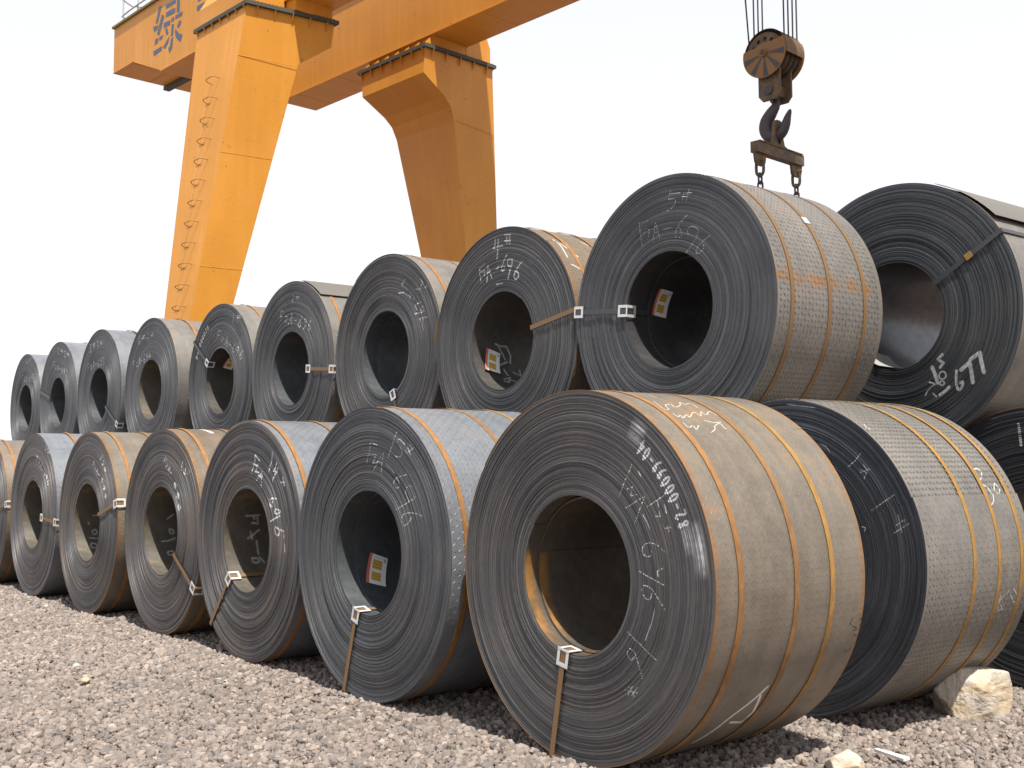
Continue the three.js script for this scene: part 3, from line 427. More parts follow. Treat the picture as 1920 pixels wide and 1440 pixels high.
const tearGeo = (() => { const g = new THREE.SphereGeometry(1, 8, 3, 0, Math.PI * 2, 0, Math.PI / 2); return g; })();
function tearPattern(R, wd, mat, h = 0.0013) {   // raised tears of the chequer plate, alternating direction
  const na = Math.round(2 * Math.PI * R / 0.034), nz = Math.floor((wd - 0.03) / 0.034), im = new THREE.InstancedMesh(tearGeo, mat, na * nz), m = new THREE.Matrix4(), b = new THREE.Matrix4(), up = new THREE.Vector3(), e1 = new THREE.Vector3(), e2 = new THREE.Vector3(), sc = new THREE.Vector3(0.0122, h, 0.0044);
  for (let i = 0; i < na; i++) for (let j = 0; j < nz; j++) {
    const th = i / na * 2 * Math.PI, s = (i + j) % 2 ? 1 : -1, rr = R - 0.0002;
    up.set(Math.cos(th), Math.sin(th), 0); e1.set(-Math.sin(th) * 0.7071, Math.cos(th) * 0.7071, 0.7071 * s); e2.crossVectors(e1, up);
    m.makeBasis(e1, up, e2).scale(sc); m.setPosition(rr * Math.cos(th), R + rr * Math.sin(th), wd / 2 - 0.03 - j * 0.034);
    im.setMatrixAt(i * nz + j, m);
  }
  im.name = 'tear_pattern'; im.userData.kind = 'stuff'; im.castShadow = im.receiveShadow = true; return im;
}

// ---------- the coils ----------
const WD = 1.07;
function makeCoil(s) {
  const { id, c, q = 1 } = s, [x, y, z, R] = c, wd = s.wd || WD, th0 = s.th0 ?? 0.6, seed = s.seed ?? 11;
  const root = thing(s.name || 'steel_coil', s.label, 'steel coil', [x, y - R, z - wd / 2], 0, s.group);
  const K = q > 2 ? 104 : q > 1 ? 84 : q > 0 ? 54 : 20, seg = q > 2 ? 176 : q > 1 ? 132 : q > 0 ? 96 : 56, rel = relief(K, seed, s.amp ?? 1), uvR = R * 1.012, p = (R - HOLE) / (K + 1);
  const up = (g) => { g.translate(0, R, 0); return g; };
  const faceMat = q > 0
    ? std({ map: faceTexture(s.tex || 1024, R, K, th0, seed, rel, { chalk: CHALK[id], ...(s.face || {}) }), roughness: s.rough ?? 0.5, metalness: 0.3 })
    : hiddenFace;
  part('wound_edge', up(woundFace(R, K, th0, seg, rel, uvR, wd / 2, 1)), faceMat, root);
  const relB = relief(16, seed + 3, 0.6);
  part('back_edge', up(woundFace(R, 16, th0, 56, relB, uvR, -wd / 2, -1)), hiddenFace, root);
  part('outer_wrap', up(shell(R - p, R, th0, q > 1 ? 160 : 80, wd / 2, -wd / 2, true, q > 1 ? 6 : 1, (th, f) => -0.0012 * Math.abs(2 * f - 1) ** 6)), s.barrelMat || barrelFor(s.barrel || 'grey', s.bi || 0, R, wd), root);
  if (s.tears) root.add(tearPattern(R, wd, s.tears, s.tearH));
  if (s.seal) { const g = box(0.0045, 0.055, 0.05, R + 0.005, 0, wd / 2 - s.seal[1]); g.rotateZ(s.seal[0]); part('band_seal', up(g), galvanised, root); }
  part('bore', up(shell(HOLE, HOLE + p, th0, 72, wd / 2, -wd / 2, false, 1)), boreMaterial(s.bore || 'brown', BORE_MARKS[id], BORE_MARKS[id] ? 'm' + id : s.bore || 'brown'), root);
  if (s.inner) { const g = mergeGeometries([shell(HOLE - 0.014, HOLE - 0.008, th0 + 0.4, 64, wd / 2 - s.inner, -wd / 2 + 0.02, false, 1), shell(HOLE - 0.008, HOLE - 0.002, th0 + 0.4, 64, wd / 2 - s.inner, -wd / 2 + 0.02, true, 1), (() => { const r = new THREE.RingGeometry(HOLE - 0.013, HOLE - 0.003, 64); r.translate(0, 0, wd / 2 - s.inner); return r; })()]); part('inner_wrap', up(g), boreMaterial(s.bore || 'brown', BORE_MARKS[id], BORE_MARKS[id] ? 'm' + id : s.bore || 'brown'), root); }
  (s.bands || []).forEach((d, i) => part('steel_band', up(bandRing(R + 0.0005, wd / 2 - d, 0.034, 0.0028, q > 1 ? 128 : 64)), s.bandMat || rustBand[i % 3], root));
  if (s.strap) {
    const st = s.strap; part('eye_strap', up(eyeStrap(st.th, R, wd)), st.mat || brownBand, root);
    if (st.inn) part('corner_protector', up(protector(st.th, HOLE - 0.011, 1, wd)), galvanised, root);
    if (st.clip) { part('strap_clip', up(boxIn(basis(st.th), 0.05, 0.046, 0.008, st.clip, 0, wd / 2 + 0.0135)), rustBand[2], root); }
    if (st.out) part('corner_protector', up(protector(st.th, R + 0.008, -1, wd)), galvanised, root);
  }
  if (s.label2) part('paper_label', up(boreLabel(...s.label2)), paperMat, root);
  if (s.sheet) part('inner_tail', up(boreLabel(-2.15, 0.16, wd, 0.26, 0.3, 0.25)), std({ color: rgb(0.42, 0.41, 0.39), roughness: 0.45, metalness: 0.2, side: THREE.DoubleSide }), root);
  if (s.tag) part('strap_end', up((() => { const g = box(0.004, 0.17, 0.034, R + 0.012, 0, wd / 2 - 0.012); g.rotateZ(s.tag); return g; })()), brownBand, root);
  if (s.tail) part('loose_tail', up(looseTail(R, ...s.tail, wd / 2 - 0.01, -wd / 2 + 0.01)), std({ color: rgb(0.15, 0.14, 0.125), roughness: 0.6, metalness: 0.2, side: THREE.DoubleSide }), root);
  return root;
}
const hiddenFace = std({ color: rgb(0.09, 0.09, 0.095), roughness: 0.5, metalness: 0.3 });
const uniqueBarrel = (id, kind, R, opt = {}, W = 2048, H = 384) => barrelMaterial(barrelTexture(W, H, kind, 900 + id.charCodeAt(0) + id.charCodeAt(1) * 7, R, WD, BARREL_MARKS[id] || [], opt), kind, R, WD, opt.bump);
const FRONT = 'coils lying on the gravel in the front row', TOP = 'coils resting on top of the second row', REAR = 'coils of the rear rows';

// front row, on the gravel
makeCoil({ id: 'B1', c: [-4.116, 0.898, -3.649, 0.9], q: 3, tex: 2048, seed: 21, th0: 2.5, group: FRONT, label: 'tan banded coil stencilled 82-00099-04 and chalked FzA-696-16# on its face', bands: [0.16, 0.544, 0.809],
  barrelMat: uniqueBarrel('B1', 'tan', 0.9, { rust: 0.03, solid: 0.12, bump: 0.0011, dark: BARREL_DARK.B1 }), bore: 'rusty', inner: 0.085, face: { rust: 0.35, rim: 0.7, color: [0.082, 0.085, 0.09], paint: arcText('82-00099-04', 0.765, 0.335, 0.95, 0.066, 0.0052, -1), spray: [[0.2, 0.16, 0.82, 0.045, 0.85], [0.27, 0.1, 0.77, 0.035, 0.6], [1.0, 0.07, 0.81, 0.06, 0.75]] },
  strap: { th: -1.76, inn: true, mat: brownBand } });
makeCoil({ id: 'B2', c: [-6.029, 0.902, -3.64, 0.904], q: 3, tex: 1536, seed: 34, th0: 1.4, group: FRONT, label: 'bluish coil chalked 15# with a red and white paper label in its bore', bands: [0.105, 0.55, 0.85], barrel: 'blue', bi: 0, bore: 'steel', inner: 0.13, label2: [-2.72, 0.27, WD, 0.21, 0.14, 0.35],
  face: { rust: 0.35, color: [0.072, 0.08, 0.09] }, strap: { th: -1.86, inn: true, mat: brownBand } });
makeCoil({ id: 'B3', c: [-7.833, 0.894, -3.68, 0.896], q: 2, amp: 1.25, seed: 47, th0: 0.2, group: FRONT, label: 'steel coil painted 14# and 696, strap crossing its bore', bands: [0.07, 0.5, 0.85], barrel: 'blue', bi: 1, bore: 'brown', face: { rust: 0.75, solid: 0.18, rim: 0.4 }, strap: { th: -2.29, inn: true, mat: brownBand } });
makeCoil({ id: 'B4', c: [-9.627, 0.891, -3.723, 0.893], q: 2, amp: 1.15, seed: 53, th0: 0.9, group: FRONT, label: 'rusty brown coil marked 13# with a white V stroke on top', bands: [0.13, 0.5, 0.82], barrelMat: uniqueBarrel('B4', 'warm', 0.893, { rust: 0.06, solid: 0.4 }, 1024, 192), bore: 'brown', face: { rust: 0.95, solid: 0.18, rim: 0.6 }, strap: { th: -0.53, out: true, mat: brownBand } });
makeCoil({ id: 'B5', c: [-11.475, 0.904, -3.68, 0.905], q: 2, seed: 61, th0: 0.9, group: FRONT, label: 'brown coil marked 12# with a bright clip on its rim', bands: [0.14, 0.5, 0.82], barrel: 'tan', bi: 2, bore: 'brown', face: { rust: 0.85, solid: 0.18, rim: 0.5 }, strap: { th: 0.23, out: true, mat: brownBand } });
makeCoil({ id: 'B6', c: [-13.463, 0.928, -3.708, 0.929], q: 1, seed: 67, th0: 0.9, group: FRONT, label: 'coil with faint chalk 11# and pale blue sheet edge', bands: [0.32, 0.7], barrel: 'blue', bi: 2, bore: 'brown', face: { rust: 0.8 }, strap: { th: -0.07, inn: true, out: true, mat: brownBand } });
makeCoil({ id: 'B7', c: [-15.38, 0.91, -3.70, 0.911], q: 1, tex: 512, seed: 71, th0: 0.9, group: FRONT, label: 'outermost front row coil beside the one chalked 11#', bands: [0.12, 0.5, 0.8], barrel: 'tan', bi: 1, face: { rust: 0.8 }, strap: { th: 0.12, out: true, mat: brownBand } });

// second row, mostly hidden behind the front row; carries the upper tier
makeCoil({ id: 'R1', tearH: 0.0011, tears: std({ color: rgb(0.18, 0.17, 0.153), roughness: 0.45, metalness: 0.25 }), c: [-4.123, 0.905, -5.261, 0.904], q: 2, seed: 83, th0: 0.4, group: REAR, label: 'grey chequered coil with yellow bands, chalked 30 on its barrel', bands: [0.461, 0.719, 0.961], bandMat: rustBand[2], barrelMat: uniqueBarrel('R1', 'grey', 0.904, { rust: -0.02, solid: 0.2, bump: 0.0005 }), bore: 'black', face: { rust: 0.05, color: [0.05, 0.054, 0.064] }, amp: 0.22 });
[[-5.914, 0.887], [-7.758, 0.888], [-9.543, 0.897], [-11.363, 0.895], [-13.223, 0.905], [-15.172, 0.901], [-17.072, 0.898], [-18.999, 0.901], [-20.797, 0.897]].forEach(([x, r], i) =>
  makeCoil({ id: 'S' + i, c: [x, r, -5.33, r], q: 0, seed: 90 + i, group: 'coils under the upper tier', label: 'steel coil on the ground carrying the upper tier behind front row', barrel: 'grey', bi: i % 3, bore: 'black' }));

// upper tier
makeCoil({ id: 'T1', seal: [0.633, 0.505], tears: std({ color: rgb(0.18, 0.17, 0.155), roughness: 0.45, metalness: 0.25 }), c: [-5.051, 2.44, -5.313, 0.89], q: 3, tex: 1536, amp: 0.85, seed: 101, th0: 3.3, group: TOP, label: 'big chequered coil chalked 5# and FzA-696, label inside its bore', bands: [0.137, 0.505, 0.872], barrelMat: uniqueBarrel('T1', 'grey', 0.89, { rust: 0, row: 0.13, bump: 0.0005 }), bandMat: brownBand, bore: 'black', inner: 0.19, label2: [2.83, 0.3, WD, 0.19, 0.14, 0.1],
  face: { rust: 0.25, color: [0.07, 0.076, 0.084] }, strap: { th: 3.05, inn: true, out: true, mat: darkBand } });
makeCoil({ id: 'T2', tag: 2.98, c: [-6.834, 2.407, -5.324, 0.89], q: 2, seed: 113, th0: 0.9, group: TOP, label: 'upper coil painted 4# with a label low in its bore', bands: [0.165, 0.472, 0.85], barrelMat: uniqueBarrel('T2', 'warm', 0.89, { rust: 0.02, solid: 0.3 }, 1024, 192), bore: 'dim', label2: [-2.77, 0.17, WD, 0.2, 0.14, 0.3], face: { rust: 0.3, solid: 0.22, color: [0.074, 0.078, 0.084] }, strap: { th: 0.16, mat: brownBand } });
makeCoil({ id: 'T3', c: [-8.634, 2.456, -5.392, 0.908], q: 2, amp: 1.2, seed: 127, th0: 2.2, group: TOP, label: 'upper coil marked 3# with a strap clip under its bore', bands: [0.132, 0.5, 0.85], barrel: 'grey', bi: 1, bore: 'steel', inner: 0.14, face: { rust: 0.4, solid: 0.25 }, strap: { th: -1.2, inn: true, mat: darkBand } });
makeCoil({ id: 'T4', c: [-10.456, 2.456, -5.384, 0.91], q: 2, tex: 768, seed: 131, th0: 0.9, group: TOP, label: 'upper coil chalked 2# with its sheet end lifting on top', bands: [0.129, 0.6], barrel: 'grey', bi: 2, bore: 'steel', face: { rust: 0.35 }, strap: { th: -0.08, inn: true, out: true, mat: brownBand }, tail: [1.35, -0.5, 0.014] });
makeCoil({ id: 'T5', c: [-12.274, 2.446, -5.414, 0.904], q: 2, tex: 768, seed: 137, th0: 0.9, group: TOP, label: 'upper coil chalked 1# and stencilled 06-000079 on the face', bands: [0.242, 0.7], barrel: 'grey', bi: 0, bore: 'dim', label2: [2.39, 0.25, WD, 0.18, 0.13, 0.2], face: { rust: 0.3, paint: arcText('06-000079', 0.74, 2.72, 2.02, 0.06, 0.008, 1) }, strap: { th: 2.53, inn: true, mat: darkBand } });
makeCoil({ id: 'T6', c: [-14.204, 2.459, -5.32, 0.933], q: 1, tex: 768, seed: 139, th0: 0.9, group: TOP, label: 'upper coil chalked 6#6# and FzA-694', bands: [0.34], barrel: 'grey', bi: 1, bore: 'brown', face: { rust: 0.3, coarse: 0.3, solid: 0.25 } });
makeCoil({ id: 'T7', c: [-16.127, 2.486, -5.297, 0.949], q: 1, tex: 768, seed: 149, th0: 0.9, group: TOP, label: 'upper coil chalked 3#3# with a pale clip on its rim', bands: [0.4], barrel: 'blue', bi: 1, bore: 'steel', bandMat: darkBand, face: { rust: 0.2, solid: 0.25 }, strap: { th: -0.5, out: true, mat: darkBand } });
makeCoil({ id: 'T8', c: [-18.031, 2.48, -5.294, 0.951], q: 1, tex: 768, seed: 151, th0: 0.9, group: TOP, label: 'upper coil chalked 2#2# with a strap inside its bore', bands: [0.4], barrel: 'blue', bi: 0, bore: 'steel', bandMat: darkBand, face: { rust: 0.2, solid: 0.25 }, strap: { th: 2.9, mat: darkBand } });
makeCoil({ id: 'T9', c: [-19.905, 2.479, -5.321, 0.918], q: 1, tex: 768, seed: 157, th0: 0.9, group: TOP, label: 'end coil of the upper tier chalked 4#', barrel: 'blue', bi: 1, bore: 'steel', face: { rust: 0.2, solid: 0.25 } });

// third row
makeCoil({ id: 'R3', c: [-3.562, 0.896, -7.085, 0.896], q: 2, seed: 163, th0: 0.9, group: REAR, label: 'black coil on the ground behind the pale rock, one white stroke on it', bands: [0.03, 0.5], barrel: 'grey', bi: 2, bore: 'black', face: { rust: 0.05, color: [0.045, 0.047, 0.052], solid: 0.3 }, amp: 0.7 });
makeCoil({ id: 'R4', c: [-5.473, 0.9, -7.085, 0.9], q: 0, seed: 167, group: REAR, label: 'ground coil of the third row beside the black coil', barrel: 'grey', bi: 0, bore: 'black' });
makeCoil({ id: 'R2', c: [-4.51, 2.476, -7.044, 0.948], q: 3, tex: 1536, seed: 173, th0: -1.05, group: REAR, wd: 1.5, sheet: true, label: 'dark coil with large white figures 677 and a lifted sheet end', barrel: 'grey', bi: 1, bore: 'gloss', face: { rust: 0.12, color: [0.06, 0.066, 0.072], solid: 0.4 }, amp: 0.6, strap: { th: 0.53, mat: darkBand, clip: 0.68 }, tail: [1.2, -0.55, 0.022] });

// ---------- gantry crane (local axes: u along the girders, y up, w across them) ----------
const CA = 5 * D2R;
const toWorld = (u, y, w) => [u * Math.cos(CA) + w * Math.sin(CA), y, -u * Math.sin(CA) + w * Math.cos(CA)];
function paint(c, seed, streak = 0.05, fade = 0.03) {
  const N = 512, d = new Uint8Array(N * N * 4);
  for (let j = 0; j < N; j++) for (let i = 0; i < N; i++) {
    const n1 = vn(i / 90, j / 110, seed, 6, 5) , n2 = vn(i / 14, j / 120, seed + 1, 37, 4), n3 = vn(i / 5, j / 5, seed + 2, 102, 102), n4 = vn(i / 26, j / 26, seed + 3, 20, 20);
    const v = 0.9 + 0.1 * n1 + streak * (n2 - 0.5) + 0.06 * (n3 - 0.5), ru = sstep(0.83, 0.95, 0.55 * n4 + 0.45 * n3) * 0.8, pale = sstep(0.55, 0.85, n2 * 0.6 + n1 * 0.4) * fade;
    let r = c[0] * v, g = c[1] * v, b = c[2] * v;
    r += (0.72 - r) * pale; g += (0.55 - g) * pale; b += (0.33 - b) * pale;
    r += (0.17 - r) * ru; g += (0.08 - g) * ru; b += (0.03 - b) * ru;
    const o = (j * N + i) * 4; d[o] = enc(r); d[o + 1] = enc(g); d[o + 2] = enc(b); d[o + 3] = 255;
  }
  const t = dataTex(N, N, d); t.repeat.set(0.28, 0.28);
  return std({ map: t, roughness: 0.5, metalness: 0 });
}
const crPaint = [0.62, 0.26, 0.022], yellow = paint(crPaint, 41, 0.09, 0.05), golden = paint(crPaint, 45, 0.07), orange = paint(crPaint, 51, 0.06), primer = orange, seamMat = std({ color: rgb(0.075, 0.07, 0.055), roughness: 0.8 });
const uBase = -17.9, wBase = -12.45;
const crane = thing('gantry_crane', 'yellow and orange gantry crane on splayed box legs behind the coils', 'gantry crane', toWorld(uBase, 0, wBase), CA);
const L = (g) => { g.translate(-uBase, 0, -wBase); return g; };
// flat polygon plates with thickness, given as quads / polygons of [u,y,w]
function quadGeo(a, b, c, d, uvA = [0, 1]) {
  const pos = [...a, ...b, ...c, ...d], P = [a, b, c, d], uv = [];
  const A = new THREE.Vector3(...a), e1 = new THREE.Vector3(...b).sub(A).normalize(), n = e1.clone().cross(new THREE.Vector3(...d).sub(A)).normalize(), e2 = n.clone().cross(e1);
  for (const p of P) { const v = new THREE.Vector3(...p); if (Math.abs(n.y) < 0.8) uv.push((Math.abs(n.x) > Math.abs(n.z) ? v.z : v.x) , v.y); else uv.push(v.x, v.z); }
  return geoOf(pos, [0, 1, 2, 0, 2, 3], uv);
}
function bx(u0, u1, y0, y1, w0, w1) {
  const g = box(Math.abs(u1 - u0), Math.abs(y1 - y0), Math.abs(w1 - w0), (u0 + u1) / 2, (y0 + y1) / 2, (w0 + w1) / 2), p = g.attributes.position, n = g.attributes.normal, uv = g.attributes.uv;
  for (let i = 0; i < p.count; i++) { if (Math.abs(n.getY(i)) > 0.5) uv.setXY(i, p.getX(i), p.getZ(i)); else if (Math.abs(n.getX(i)) > 0.5) uv.setXY(i, p.getZ(i), p.getY(i)); else uv.setXY(i, p.getX(i), p.getY(i)); }
  return g;
}
function extrudeProfile(pts, w0, w1) {   // profile in (u,y), extruded along w
  const s = new THREE.Shape(pts.map((p) => new THREE.Vector2(...p))), g = new THREE.ExtrudeGeometry(s, { depth: w1 - w0, bevelEnabled: false }); g.translate(0, 0, w0); return g;
}
const TOPY = 11.44, UR = 12;
const profile = [[-24.27, TOPY], [-24.27, 10.42], [-23.31, 10.42], [-21.9, 9.85], [UR, 9.85], [UR, TOPY]];
const girders = [[-11.42, -10.58, yellow], [-14.42, -13.5, golden]].map(([w0, w1, m]) => {
  const g = part('main_girder', L(extrudeProfile(profile, w0, w1)), m, crane);
  part('top_plate', L(bx(-24.3, UR, TOPY, TOPY + 0.05, w0 - 0.05, w1 + 0.05)), std({ color: rgb(0.16, 0.13, 0.045), roughness: 0.7 }), g);
  part('bottom_plate', L(merge([bx(-21.9, UR, 9.825, 9.848, w0 - 0.025, w1 + 0.025)])), primer, g);
  part('bottom_plate', L(bx(-24.27, -23.32, 10.40, 10.418, w0 - 0.012, w1 + 0.012)), primer, g);
  return g;
});
// painted characters on the yellow girder
{
  const navy = std({ color: rgb(0.075, 0.105, 0.17), roughness: 0.6 });
  const gs = CHARACTER.map((q) => { const v = []; for (let i = 0; i < q.length; i += 2) v.push(new THREE.Vector2(q[i], q[i + 1])); const g = new THREE.ShapeGeometry(new THREE.Shape(v)); g.translate(0, 0, -10.576); return g.toNonIndexed(); });
  part('painted_character', L(mergeGeometries(gs.slice(0, 18))), navy, girders[0]);
  part('painted_character', L(mergeGeometries(gs.slice(18))), navy, girders[0]);
}
part('end_beam', L(bx(-24.265, -23.33, 10.40, 11.2, -13.5, -11.42)), orange, crane);
part('buffer_bracket', L(merge([bx(-24.3, -23.2, 10.31, 10.397, -11.95, -11.8), bx(-23.25, -23.1, 10.36, 10.62, -12.0, -11.7)])), seamMat, crane);
part('end_beam', L(bx(UR - 1, UR - 0.01, 10.2, 11.2, -13.5, -11.42)), orange, crane);

// legs: rings of [y, wOuter, wInner, uL, uR(outer), uR(inner)]
function leg(name, rings, sgn, mats, du = 0) {
  const lg = new THREE.Group(); lg.name = name; crane.add(lg);
  rings = rings.map((r) => [r[0], r[1], r[2], r[3] + du, r[4] + du, r[5] + du]);
  const pl = (nm, f, m) => { const gs = []; for (let i = 0; i + 1 < rings.length; i++) gs.push(f(rings[i], rings[i + 1])); part(nm, L(mergeGeometries(gs)), m, lg); };
  const P = (r, o, right) => [right ? (o ? r[4] : r[5]) : r[3], r[0], o ? r[1] : r[2]];
  const fl = (a, b, c, d) => (sgn > 0 ? quadGeo(a, b, c, d) : quadGeo(a, d, c, b));
  pl('outer_plate', (a, b) => fl(P(b, 1, 0), P(b, 1, 1), P(a, 1, 1), P(a, 1, 0)), mats[0]);
  pl('side_plate', (a, b) => fl(P(b, 1, 1), P(b, 0, 1), P(a, 0, 1), P(a, 1, 1)), mats[1]);
  pl('inner_plate', (a, b) => fl(P(b, 0, 1), P(b, 0, 0), P(a, 0, 0), P(a, 0, 1)), mats[1]);
  pl('side_plate', (a, b) => fl(P(b, 0, 0), P(b, 1, 0), P(a, 1, 0), P(a, 0, 0)), mats[1]);
  return lg;
}
const ring1 = (y, wi) => { const h = 9.6 - y, wo = -9.79 + 0.125 * h, uR = -17.0 - 0.1 * h; return [y, wo, wi, -18.8 + 0.045 * h, uR, uR + 0.17 * (wo - wi)]; };
const ring2 = (y, wi) => { const h = 9.6 - y, wo = -15.08 - 0.125 * h, uR = -16.45 - 0.1 * h; return [y, wo, wi, -18.54 + 0.08 * h, uR, uR]; };
const rings1 = [ring1(9.529, -11.42), ring1(9.1, -11.38), ring1(8.67, -10.77), ring1(4.34, -9.83), ring1(0.9, -9.1)];
const rings2 = [ring2(9.529, -13.33), ring2(9.05, -13.33), ring2(8.72, -13.88), ring2(8.55, -14.06), ring2(8.3, -14.17), ring2(5.57, -14.73), ring2(0.9, -15.66)];
const leg1 = leg('leg', rings1, 1, [yellow, orange]), leg2 = leg('leg', rings2, -1, [orange, orange]);
leg('leg', rings1, 1, [yellow, orange], 25); leg('leg', rings2, -1, [orange, orange], 25);
// bolted flange, spacer box, bracket and stiffeners at the head of each leg
function head(lg, uL, uRo, uRi, wO, wI, gA, gB, sgn, mat, du = 0) {
  uL += du; uRo += du; uRi += du;
  const o = 0.06, yF = 9.53;
  const ring = (d, y0, y1) => { const q = [[uL - d, wO + sgn * d], [uRo + d, wO + sgn * d], [uRi + d, wI - sgn * d], [uL - d, wI - sgn * d]]; const s = new THREE.Shape(q.map((p) => new THREE.Vector2(p[0], -p[1]))); const g = new THREE.ExtrudeGeometry(s, { depth: y1 - y0, bevelEnabled: false }); g.rotateX(-Math.PI / 2); g.translate(0, y0, 0); return g; };
  part('flange', L(ring(o, yF, yF + 0.033)), seamMat, lg);
  part('flange', L(ring(o, yF + 0.035, yF + 0.068)), seamMat, lg);
  const bolts = [], bg = new THREE.CylinderGeometry(0.017, 0.017, 0.10, 6).toNonIndexed(), put = (u, w) => { const b = bg.clone(); b.translate(u, yF + 0.034, w); bolts.push(b); };
  for (let i = 0; i < 24; i++) { const t = (i + 0.5) / 24; put(uL + (uRo - uL) * t, wO + sgn * 0.035); put(uL + (uRo - uL) * t, wI - sgn * 0.035); put(uRo + (uRi - uRo) * t + 0.035, wO + (wI - wO) * t); }
  const bm = part('bolts', L(mergeGeometries(bolts)), seamMat, lg); bm.userData.kind = 'stuff';
  part('spacer_box', L(bx(uL + 0.05, uRi - 0.03, yF + 0.07, 9.824, Math.min(gA, gB) + 0.03, Math.max(gA, gB) - 0.03)), orange, lg);
  // bracket from flange up the girder side
  const gf = sgn > 0 ? Math.max(gA, gB) : Math.min(gA, gB), f = gf + sgn * 0.012;
  const pts = [[wO, yF + 0.07], [f, yF + 0.07], [f, 11.1], [f + sgn * 0.12, 11.1], [wO, 9.95]];
  const s = new THREE.Shape(pts.map((p) => new THREE.Vector2(p[0], p[1]))), g = new THREE.ExtrudeGeometry(s, { depth: uRo - 0.06 - (uL + 0.06), bevelEnabled: false });
  g.rotateY(-Math.PI / 2); g.scale(1, 1, 1);           // (x,y,z) -> (-z,y,x)
  g.translate(uRo - 0.06, 0, 0); part('bracket', L(g), mat, lg);
  const fin = (u, w, dirU, dirW, up, e = 0.062, hh = 0.17) => {   // triangular stiffener
    const t = 0.012, h = hh * (up ? 1 : -1), y = up ? yF + 0.07 : yF;
    const A = [u, y, w], B = [u + dirU * e, y, w + dirW * e], Cc = [u, y + h, w], off = [dirW ? t : 0, 0, dirU ? t : 0], pos = [];
    for (const s2 of [-0.5, 0.5]) for (const p of [A, B, Cc]) pos.push(p[0] + off[0] * s2, p[1], p[2] + off[2] * s2);
    return geoOf(pos, [0, 1, 2, 3, 5, 4, 0, 3, 1, 1, 3, 4, 1, 4, 2, 2, 4, 5, 0, 2, 3, 3, 2, 5], new Array(12).fill(0.3)).toNonIndexed();
  };
  for (let i = 0; i < 7; i++) {
    const u = uL + 0.05 + (uRo - uL - 0.1) * i / 6;
    part('stiffener', L(fin(u, wO, 0, sgn, false)), orange, lg);
    if (sgn < 0) part('stiffener', L(fin(u, wI, 0, -sgn, false)), orange, lg), part('stiffener', L(fin(u, Math.max(gA, gB) - 0.03, 0, -sgn, true, 0.22, 0.222)), orange, lg);
  }
  for (let i = 0; i < 5; i++) { const t = (i + 0.5) / 5, w = wO + (wI - wO) * t; part('stiffener', L(fin(uRo + (uRi - uRo) * t - 0.002, w, 1, 0, false)), orange, lg); }
}
head(leg1, -18.8, -17.0, -16.72, -9.79, -11.42, -11.42, -10.58, 1, yellow);
head(leg2, -18.54, -16.45, -16.45, -15.08, -13.33, -14.42, -13.5, -1, orange);
{ const legs = crane.children.filter((o) => o.name === 'leg'); head(legs[2], -18.8, -17.0, -16.72, -9.79, -11.42, -11.42, -10.58, 1, yellow, 25); head(legs[3], -18.54, -16.45, -16.45, -15.08, -13.33, -14.42, -13.5, -1, orange, 25); }
// welded seams on the plates of the first leg
{
  const h = 9.6 - 8.62, wo = -9.79 + 0.125 * h; part('weld_seam', L(rod([-17.0 - 0.1 * h + 0.002, 8.62, wo], [-16.89, 8.62, -10.74], 0.004, 5)), orange, leg1);
  part('weld_seam', L(rod([-16.555, 8.3, -14.2], [-16.57, 8.2, -15.24], 0.004, 5)), orange, leg2);
}
// butt welds of the girder plates
for (const [w, f] of [[-10.58, 0], [-13.5, 1]]) for (let u = -20.6; u < UR; u += 3.1) part('weld_seam', L(rod([u, 9.86, w + 0.0005], [u, TOPY - 0.01, w + 0.0005], 0.005, 5)), f ? orange : yellow, girders[f]);
for (let u = -21.2; u < UR; u += 1.55) part('weld_seam', L(rod([u, 9.8245, -14.43], [u, 9.8245, -13.49], 0.005, 5)), orange, girders[1]);
for (const y of [6.9, 4.9, 3.0]) { const h = 9.6 - y, wo = -9.79 + 0.125 * h, t = (8.67 - y) / (8.67 - 4.34), wi = -10.77 + 0.94 * t, uR = -17 - 0.1 * h; part('weld_seam', L(rod([uR + 0.001, y, wo], [uR + 0.17 * (wo - wi) + 0.001, y, wi], 0.004, 5)), orange, leg1); }
// climbing rungs
{
  const rm = std({ color: rgb(0.34, 0.17, 0.04), roughness: 0.7 });
  for (let i = 0; i < 20; i++) {
    const y = 8.35 - 0.375 * i, h = 9.6 - y, w = -9.79 + 0.125 * h, uc = -17.80 - 0.03 * (h - 1.1), e = 0.15;
    part('ladder_rung', L(tube([[uc + e, y, w], [uc + e - 0.03, y + 0.01, w + 0.1], [uc + e - 0.06, y + 0.005, w + 0.14], [uc, y - 0.0, w + 0.143], [uc - e + 0.06, y - 0.01, w + 0.14], [uc - e + 0.03, y - 0.03, w + 0.1], [uc - e, y - 0.04, w]], 0.0085, 20, 5)), rm, leg1);
  }
}
// handrail on the yellow girder
{
  const hm = std({ color: rgb(0.42, 0.40, 0.42), roughness: 0.6 }), y0 = TOPY + 0.05, posts = [];
  for (let u = -24.0; u < UR; u += 0.75) posts.push(rod([u, y0, -10.66], [u, y0 + 1.05, -10.66], 0.018, 6), rod([u, y0, -11.34], [u, y0 + 1.05, -11.34], 0.018, 6));
  posts.forEach((g) => part('handrail_post', L(g), hm, crane));
  for (const y of [0.22, 0.62, 1.05]) part('handrail', L(tube([[UR, y0 + y, -10.66], [-20, y0 + y, -10.66], [-23.9, y0 + y, -10.66], [-24.25, y0 + y, -10.72], [-24.3, y0 + y, -11.0], [-24.25, y0 + y, -11.28], [-23.9, y0 + y, -11.34], [-20, y0 + y, -11.34], [UR, y0 + y, -11.34]], 0.018, 160, 6)), hm, crane);
}
